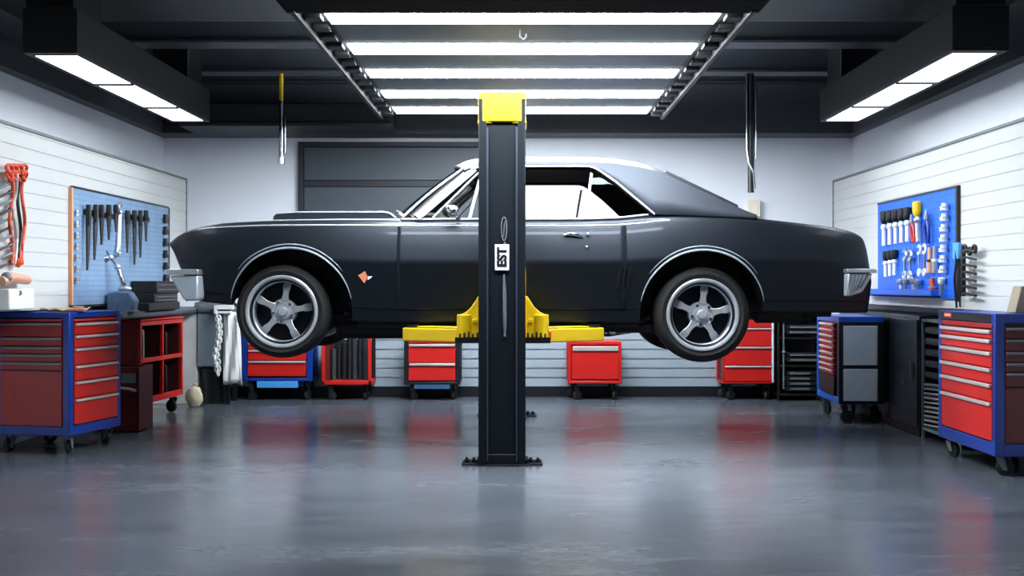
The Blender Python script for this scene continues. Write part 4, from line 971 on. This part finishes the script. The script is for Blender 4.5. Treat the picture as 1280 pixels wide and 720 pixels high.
# things on the carts and trolley, left
t = thing('black_case', 'black stepped tool case standing on the workbench above the red trolley', 'case', (-3.14, 9.6, .92))
mb = MB(); mb.box((-3.25, 9.15, .92), (-3.03, 9.98, .985)).box((-3.25, 9.32, .985), (-3.04, 9.95, 1.06)).box((-3.25, 9.36, 1.06), (-3.035, 9.97, 1.165)); build('body', mb, mat('case_black', (16, 14, 13), .55), t, bevel=.006)
mb = MB()
for z in (1.0, 1.03, 1.09, 1.13): mb.box((-3.04+.005*(z > 1.05), 9.38, z), (-3.034+.005*(z > 1.05), 9.93, z+.006))
build('rib', mb, M_grey, t)
mb = MB(); c = Vector((-3.135, 8.82, .92))
mb.prism([c+Vector(v) for v in ((-.105, -.05, 0), (.10, -.05, 0), (.115, -.05, .09), (.07, -.05, .16), (-.02, -.05, .165), (-.10, -.05, .15))], (0, 0, 0), (0, .12, 0))
t = thing('work_lamp', 'jointed chrome work lamp on a blue-grey base, standing on the near end of the workbench', 'lamp', c)
build('base', mb, M_bluecloth, t, bevel=.012)
build('base_rim', MB().box(c+Vector((-.115, -.06, .0)), c+Vector((.11, .075, .014))), M_grey, t, bevel=.003)
j0 = P(156, 361, 8.85); j1 = P(147, 334, 8.84); j2 = P(138, 322, 8.82); j3 = P(121, 327, 8.8)
build('arm', MB().tube([j0+Vector((0, 0, -.03)), j0, j1], [.026, .02, .018], 10).tube([j1, lerp(j1, j2, .5), j2], .011, 8), M_chrome, t)
build('arm_joint', MB().sphere(j1, .026).sphere(j0, .034, sc=(1.6, 1, .8)).sphere(j2, .024), M_satin, t)
build('lamp_head', MB().tube([j2, lerp(j2, j3, .3), j3], [.012, .028, .034], 12).tube([j2+Vector((.0, 0, .0)), j2+Vector((-.03, 0, .05))], .008, 8), M_chrome, t)
mb = MB(); rows_ = []
for i in range(9):
    rows_.append([Vector((-3.24+i*.030, 7.56+j*.045+.02*math.sin(i*1.3), .956+.012+.010*math.sin(i*2.1+j*1.7)+.006*random.random())) for j in range(7)])
mb.grid(rows_); o = build('shop_rag', mb, M_tan, solid=.010); tag(origin_to(o, (-3.1, 7.7, .956)), 'crumpled tan rag lying on top of the left blue cart', 'rag')
mb = MB(); c = Vector((-2.985, 7.58, .955)); mb.box(c+Vector((-.06, -.05, 0)), c+Vector((.05, .03, .022))).box(c+Vector((-.03, -.045, .022)), c+Vector((.03, .02, .034))); o = build('tan_block', mb, M_copper, bevel=.006); tag(origin_to(o, c), 'small tan block on the front corner of the left blue cart', 'block')
mb = MB(); c = Vector((2.99, 6.72, .967)); mb.prism([c+Vector(v) for v in ((-.02, 0, 0), (.16, 0, 0), (.16, 0, .16), (.02, 0, .16))], (0, 0, 0), (0, .12, 0)); o = build('carton', mb, mat('cardboard', (140, 128, 110), .8), bevel=.004); tag(origin_to(o, c), 'brown-grey carton on the right cart, cut off by the picture edge', 'carton')

# ------------------------------------------------------------------ pegboards
def PLw(px, py, out=.03):
    X = SL+out; Y = F*(-X)/(VX-px); return Vector((X, Y, H-(py-VY)*Y/F))
def PRw(px, py, out=.03):
    X = SR-out; Y = F*X/(px-VX); return Vector((X, Y, H-(py-VY)*Y/F))
a, b = PLw(90, 235, .015), PLw(210, 376, .015); zt_, zb_ = 1.843, .985
t = thing('pegboard', 'faded blue pegboard hung with long dark tools on the left wall', 'pegboard', (SL, (a.y+b.y)/2, zb_))
build('board', MB().box((SL, a.y, zb_), (SL+.02, b.y, zt_)), M_pegL, t)
mb = MB(); mb.box((SL, a.y, zt_), (SL+.026, b.y, zt_+.014)).box((SL, a.y, zb_-.012), (SL+.026, b.y, zb_)).box((SL, b.y, zb_), (SL+.026, b.y+.02, zt_)); build('frame', mb, M_dark, t)
build('edge_strip', MB().box((SL, a.y-.03, zb_), (SL+.026, a.y, zt_)), mat('edge_wood', (206, 150, 116), .6), t, label='pale orange edge of the board')
a2, b2 = PRw(1196, 235, .015), PRw(1098, 262, .015); zt2, zb2 = 1.817, 1.035
t = thing('pegboard', 'bright blue pegboard crowded with hand tools on the right wall', 'pegboard', (SR, (a2.y+b2.y)/2, zb2))
build('board', MB().box((SR-.02, a2.y, zb2), (SR, b2.y, zt2)), M_pegR, t)
mb = MB(); mb.box((SR-.026, a2.y, zt2), (SR, b2.y, zt2+.014)).box((SR-.026, a2.y-.03, zb2-.02), (SR, a2.y, zt2+.014)); build('frame', mb, M_dark, t)
tr = build('tray', MB().box((SR-.085, 8.15, 1.04), (SR-.02, 9.75, 1.055)).box((SR-.085, 8.15, 1.04), (SR-.078, 9.75, 1.10)).box((SR-.085, 8.15, 1.04), (SR-.02, 8.16, 1.10)).box((SR-.085, 9.74, 1.04), (SR-.02, 9.75, 1.10)), M_pegR, t, bevel=.003, label='blue shelf tray along the foot of the board')
# tools
def hang(name, p_top, p_bot, kind, m, m2, label, cat, group, side=-1, wid=.02):
    """tool hanging on the side wall; side -1 left wall"""
    L = (p_top-p_bot).length; o_ = -side   # outward x direction... left wall tools stick out to +x
    if side < 0 and p_bot.x > 0: wid = wid*1.35
    t = thing(name, label, cat, p_bot, 0, group)
    up = (p_top-p_bot).normalized(); B = p_bot
    def q(s_, dy=0, dx=0): return B+up*(L*s_)+Vector((dx*o_, dy, 0))
    if kind == 'wrench':
        build('shaft', MB().tube([q(.06), q(.5), q(.9)], wid*.5, 8, sy=.6), m, t)
        mb = MB(); c = q(.95); mb.tube([c+Vector((0, wid*1.3*math.cos(a), wid*1.3*math.sin(a))) for a in [PI*(-.75+1.5*k/10)+PI for k in range(11)]], wid*.45, 6); build('jaw', mb, m2, t)
        mb = MB(); c = q(.02); mb.tube([c+Vector((0, wid*math.cos(a), wid*math.sin(a))) for a in [2*PI*k/12 for k in range(12)]], wid*.4, 6, closed=True); build('ring_end', mb, m2, t)
    elif kind == 'driver':
        build('handle', MB().tube([q(1), q(.97), q(.75), q(.66), q(.62)], [wid*.7, wid, wid, wid*.8, wid*.45], 10), m, t)
        build('blade', MB().tube([q(.62), q(.06), q(0)], [wid*.55, wid*.55, wid*.6], 8), m2, t)
        if side < 0 and p_bot.x > 0 and L > .2: build('collar', MB().tube([q(.60), q(.56), q(.50), q(.46)], [wid*.6, wid*.85, wid*.85, wid*.6], 8), m2, t)
    elif kind == 'pliers':
        build('jaw', MB().tube([q(1), q(.85), q(.7)], [wid*.5, wid, wid*1.2], 8, sy=.6), m2, t)
        for s_ in (-1, 1): build('handle', MB().tube([q(.72, 0), q(.5, s_*wid*1.4), q(.2, s_*wid*1.5), q(0, s_*wid*.9)], wid*.55, 8), m, t)
    elif kind == 'saw':
        build('blade', MB().tube([q(0), q(.7)], [wid*.35, wid*.8], 8, sy=.35), m2, t); build('grip', MB().tube([q(.68), q(.8), q(1)], [wid*.7, wid*.9, wid*.8], 8), m, t)
    elif kind == 'hammer':
        build('handle', MB().tube([q(0), q(.85)], [wid*.7, wid*.5], 8), m, t); c = q(.92); build('head', MB().tube([c+Vector((0, -wid*2.4, 0)), c+Vector((0, -wid, 0)), c+Vector((0, wid*2.2, 0))], [wid, wid*1.1, wid*.5], 8), m2, t)
    elif kind == 'socket':
        mb = MB(); mb.tube([q(0), q(.45), q(.5), q(1)], [wid, wid, wid*.7, wid*.7], 10); o = build('body', mb, m, t)
        build('collar', MB().tube([q(.42), q(.52)], wid*1.15, 10), m2, t)
    return t
Lb = 'the faded blue pegboard'
spec = [(109, 338), (118, 325), (127, 306), (136, 300), (145, 290)]
for k, (px, yb) in enumerate(spec):
    hang('pry_bar', PLw(px+(2 if k < 2 else 0), 256, .06), PLw(px, yb, .06), 'saw', M_black, M_dark, '%s long dark bar from the left in the left group on %s' % (ords[k], Lb), 'pry bar', 'long bars on the faded pegboard', wid=.026)
for k, (px, yb) in enumerate([(159, 316), (168, 331), (175.5, 322), (182.5, 302)]):
    hang('file', PLw(px, 263, .058), PLw(px, yb, .058), 'saw', M_black, M_dark, '%s dark file from the left in the right group on %s' % (ords[k], Lb), 'file', 'files on the faded pegboard', wid=.024)
hang('ratchet', PLw(150.5, 258, .045), PLw(148, 316, .045), 'wrench', M_satin, M_satin, 'pale chrome ratchet hanging between the two groups on %s' % Lb, 'ratchet', None, wid=.03)
for k in range(6):
    hang('socket', PLw(207, 268+k*15, .04), PLw(207, 279+k*14.5, .04), 'socket', M_black, M_dark, '%s small black socket from the top down the right edge of %s' % (ords[k], Lb), 'socket', 'black sockets on the faded pegboard edge', wid=.028)
for k in range(7):
    hang('socket', PLw(96, 262+k*14, .035), PLw(96, 270+k*14, .035), 'socket', M_satin, M_grey, '%s small pale socket from the top down the left edge of %s' % (ords[k], Lb), 'socket', 'pale sockets on the faded pegboard edge', wid=.016)
o = build('magnetic_rail', MB().box((SL+.02, PLw(106, 255).y, 1.66), (SL+.04, PLw(150, 255).y, 1.70)), M_black); tag(origin_to(o, (SL+.03, 8.6, 1.66)), 'black tool rail across the left group of bars on the faded pegboard', 'tool rail')
o = build('magnetic_rail', MB().box((SL+.02, PLw(157, 260).y, 1.68), (SL+.04, PLw(186, 260).y, 1.72)), M_black); tag(origin_to(o, (SL+.03, 9.6, 1.68)), 'short black tool rail above the right group of files on the faded pegboard', 'tool rail')
for k, (px, yb) in enumerate([(106, 352), (124, 356), (140, 350)]):
    pass
Rb = 'the bright blue pegboard'
for k in range(5):
    px = 1105+k*7.3; dy = -k*1.3
    hang('screwdriver', PRw(px, 264+dy, .05), PRw(px, 307+dy, .05), 'driver', M_black, M_white, '%s black-handled screwdriver from the left in the top row of %s' % (ords[k], Rb), 'screwdriver', 'screwdrivers on the bright pegboard', wid=.024)
hang('screwdriver', PRw(1146, 252, .05), PRw(1148, 302, .05), 'driver', M_yellow, M_satin, 'yellow-handled screwdriver in the top row of %s' % Rb, 'screwdriver', None, wid=.026)
hang('pliers', PRw(1139, 268, .05), PRw(1142, 303, .05), 'pliers', M_red, M_satin, 'red-handled pliers beside the yellow screwdriver on %s' % Rb, 'pliers', None, wid=.014)
hang('pliers', PRw(1158, 262, .05), PRw(1159, 304, .05), 'pliers', M_blue, M_satin, 'blue-handled pliers right of the yellow screwdriver on %s' % Rb, 'pliers', None, wid=.018)
for k in range(7):
    hang('socket', PRw(1181-k*.4, 254+k*13, .05), PRw(1181-k*.4, 263+k*13, .05), 'socket', M_white, M_satin, '%s pale socket from the top in the right-hand column of %s' % (ords[k], Rb), 'socket', 'pale sockets on the bright pegboard', wid=.024)
for k in range(3):
    hang('chisel', PRw(1107+k*5.5, 314-k, .05), PRw(1107+k*5.5, 346-k, .05), 'driver', M_dark, M_white, '%s small chisel from the left in the lower row of %s' % (ords[k], Rb), 'chisel', 'chisels on the bright pegboard', wid=.02)
for k, px in enumerate((1131, 1137.5)):
    hang('spanner', PRw(px, 318, .05), PRw(px, 345, .05), 'wrench', M_satin, M_satin, ('left' if k == 0 else 'right')+' one of two short silver spanners low on %s' % Rb, 'spanner', 'silver spanners on the bright pegboard', wid=.022)
for k, px in enumerate((1149, 1155.5, 1162.5, 1169)):
    hang('spanner' if k < 2 else 'socket_bar', PRw(px, 311-k, .05), PRw(px, 341, .05), 'wrench' if k < 2 else 'socket', M_satin if k != 2 else M_copper, M_white if k != 2 else M_black, ['pinkish-silver spanner left of the socket bars on %s', 'silver spanner next to the black-collared socket bar on %s', 'copper-coloured socket bar with black collar on %s', 'thick pale socket bar low on %s'][k] % Rb, 'spanner' if k < 2 else 'socket bar', None, wid=.018)
for k, (px, m_) in enumerate(((1126, M_satin), (1131, M_satin), (1142, M_satin), (1146.5, M_satin), (1166, M_orange), (1176, M_white))):
    p0 = PRw(px, 372, .05); p1 = PRw(px+(1.5 if k % 2 else -1), 349-(k % 3), .05); p0.z = 1.058
    hang('bottle' if k == 4 else 'punch', p1, p0, 'driver' if k != 4 else 'socket', m_, M_satin, ['first silver punch from the left standing in the blue tray', 'second silver punch from the left standing in the blue tray', 'third silver punch from the left standing in the blue tray', 'fourth silver punch from the left standing in the blue tray', 'orange bottle standing in the blue tray under the bright pegboard', 'white marker standing in the blue tray right of the orange bottle'][k], ['punch', 'punch', 'punch', 'punch', 'bottle', 'marker'][k], None, wid=.02)
# cable beside the board
t = thing('power_cable', 'dark cable with a light blue plug hanging beside the bright blue pegboard', 'cable', PRw(1199, 385, .04))
build('cord', MB().tube([PRw(1195, 302, .03), PRw(1195, 330, .05), PRw(1193, 350, .05), PRw(1196, 385, .04)], .009, 8).tube([PRw(1197, 310, .03), PRw(1198, 345, .04), PRw(1200, 384, .04)], .007, 8), M_dark, t)
build('plug', MB().box(PRw(1195, 324, .02), PRw(1197.5, 303, .045)), M_lightblue, t, bevel=.004)
# clamp rack right of the board
t = thing('clamp_rack', 'black clamp rack with jutting pegs on the slatted wall right of the bright pegboard', 'clamp rack', PRw(1212, 370, .04))
pa, pb = PRw(1204, 312, .05), PRw(1204, 370, .05); build('bar', MB().tube([pa, pb], .018, 8), M_black, t)
pa, pb = PRw(1211, 326, .04), PRw(1211, 370, .04); build('pale_bar', MB().box(pa+Vector((-.01, -.02, 0)), pb+Vector((.01, .02, 0))), M_alu, t, bevel=.003)
for k in range(7):
    y = 314+k*9; a_, b_ = PRw(1203, y, .05), PRw(1220, y+1.5, .06)
    build('peg', MB().tube([a_, lerp(a_, b_, .5)+Vector((-.02, 0, .012)), b_], .009, 6), M_black, t)
mb = MB()
for k in range(3): 
    c = PRw(1206+k*6, 311+(k % 2)*3, .06); mb.tube([c+Vector((0, .028*math.cos(a), .024*math.sin(a))) for a in [2*PI*q/12 for q in range(12)]], .01, 6, closed=True)
build('clamp_head', mb, M_black, t)
# hoses, wrenches and box at the left edge
t = thing('coiled_hose', 'orange-red coiled hose hanging on the left wall at the picture edge', 'hose', PLw(22, 335, .04))
for k in range(4):
    pts = []
    for i in range(15):
        s_ = i/14; px = 14+k*5+2*math.sin(s_*9+k); y = lerp(214+3*(k % 2), 330, s_); pts.append(PLw(px, y, .05+.015*math.sin(i+k)))
    build('hose_strand', MB().tube(pts, .011, 7), (M_orange, M_alu, M_dark, M_orange)[k], t)
mb = MB()
for k in range(8):
    c = PLw(12+(k % 4)*6, 212+(k//4)*8, .05); mb.tube([c+Vector((.01*math.sin(q), .03*math.cos(a), .03*math.sin(a))) for q, a in enumerate([2*PI*q/12 for q in range(12)])], .011, 6, closed=True)
build('coil', mb, M_orange, t)
mb = MB(); c = PLw(23, 322, .05); mb.sphere(c, .05, sc=(.5, .9, 1.3)); build('hose_end', mb, M_orange, t)
for k in range(10):
    y = 232+k*11; a_, b_ = PLw(-6, y+6, .045), PLw(13, y-3, .045)
    mb = MB(); mb.tube([a_, lerp(a_, b_, .15), lerp(a_, b_, .85), b_], [.014, .008, .008, .016], 7)
    o = build('spanner', mb, M_dark if k % 2 else M_grey); tag(origin_to(o, b_), '%s slanted spanner from the top beside the orange hose at the left edge' % ords[k], 'spanner', 'slanted spanners on the left wall')
t = thing('wall_unit', 'white box unit on the left wall above the blue cart, at the picture edge', 'box', (SL, 7.2, .968))
build('body', MB().box((SL+.002, 7.0, .975), (SL+.09, 7.36, 1.11)), M_white, t, bevel=.01)
build('pipe', MB().tube([PLw(2, 352, .06), PLw(12, 347, .07), PLw(34, 350, .06)], [.03, .036, .03], 12), M_copper, t, label='copper-coloured tube on top of the unit')
build('tap', MB().sphere(PLw(8, 347, .07), .035).cyl(PLw(20, 368, .05), PLw(24, 366, .09), .02, 10), M_grey, t)

# ------------------------------------------------------------------ camera and view
cam = bpy.data.cameras.new('camera'); cam.sensor_width = 36; cam.lens = F/1280*36; cam.shift_x = -10/1280; cam.shift_y = -5/1280*(1); cam.clip_end = 60
co = bpy.data.objects.new('camera', cam); COL.objects.link(co); co.location = (0, 0, H); co.rotation_euler = (PI/2, 0, 0); SC.camera = co
w = bpy.data.worlds.new('world'); SC.world = w; w.use_nodes = True; w.node_tree.nodes['Background'].inputs[0].default_value = (.02, .025, .03, 1)
vs = SC.view_settings; vs.view_transform = 'Standard'; vs.look = 'None'; vs.gamma = 1; vs.exposure = 0; vs.use_curve_mapping = False
SC.cycles.use_denoising = True; SC.cycles.max_bounces = 8; SC.cycles.sample_clamp_indirect = 6
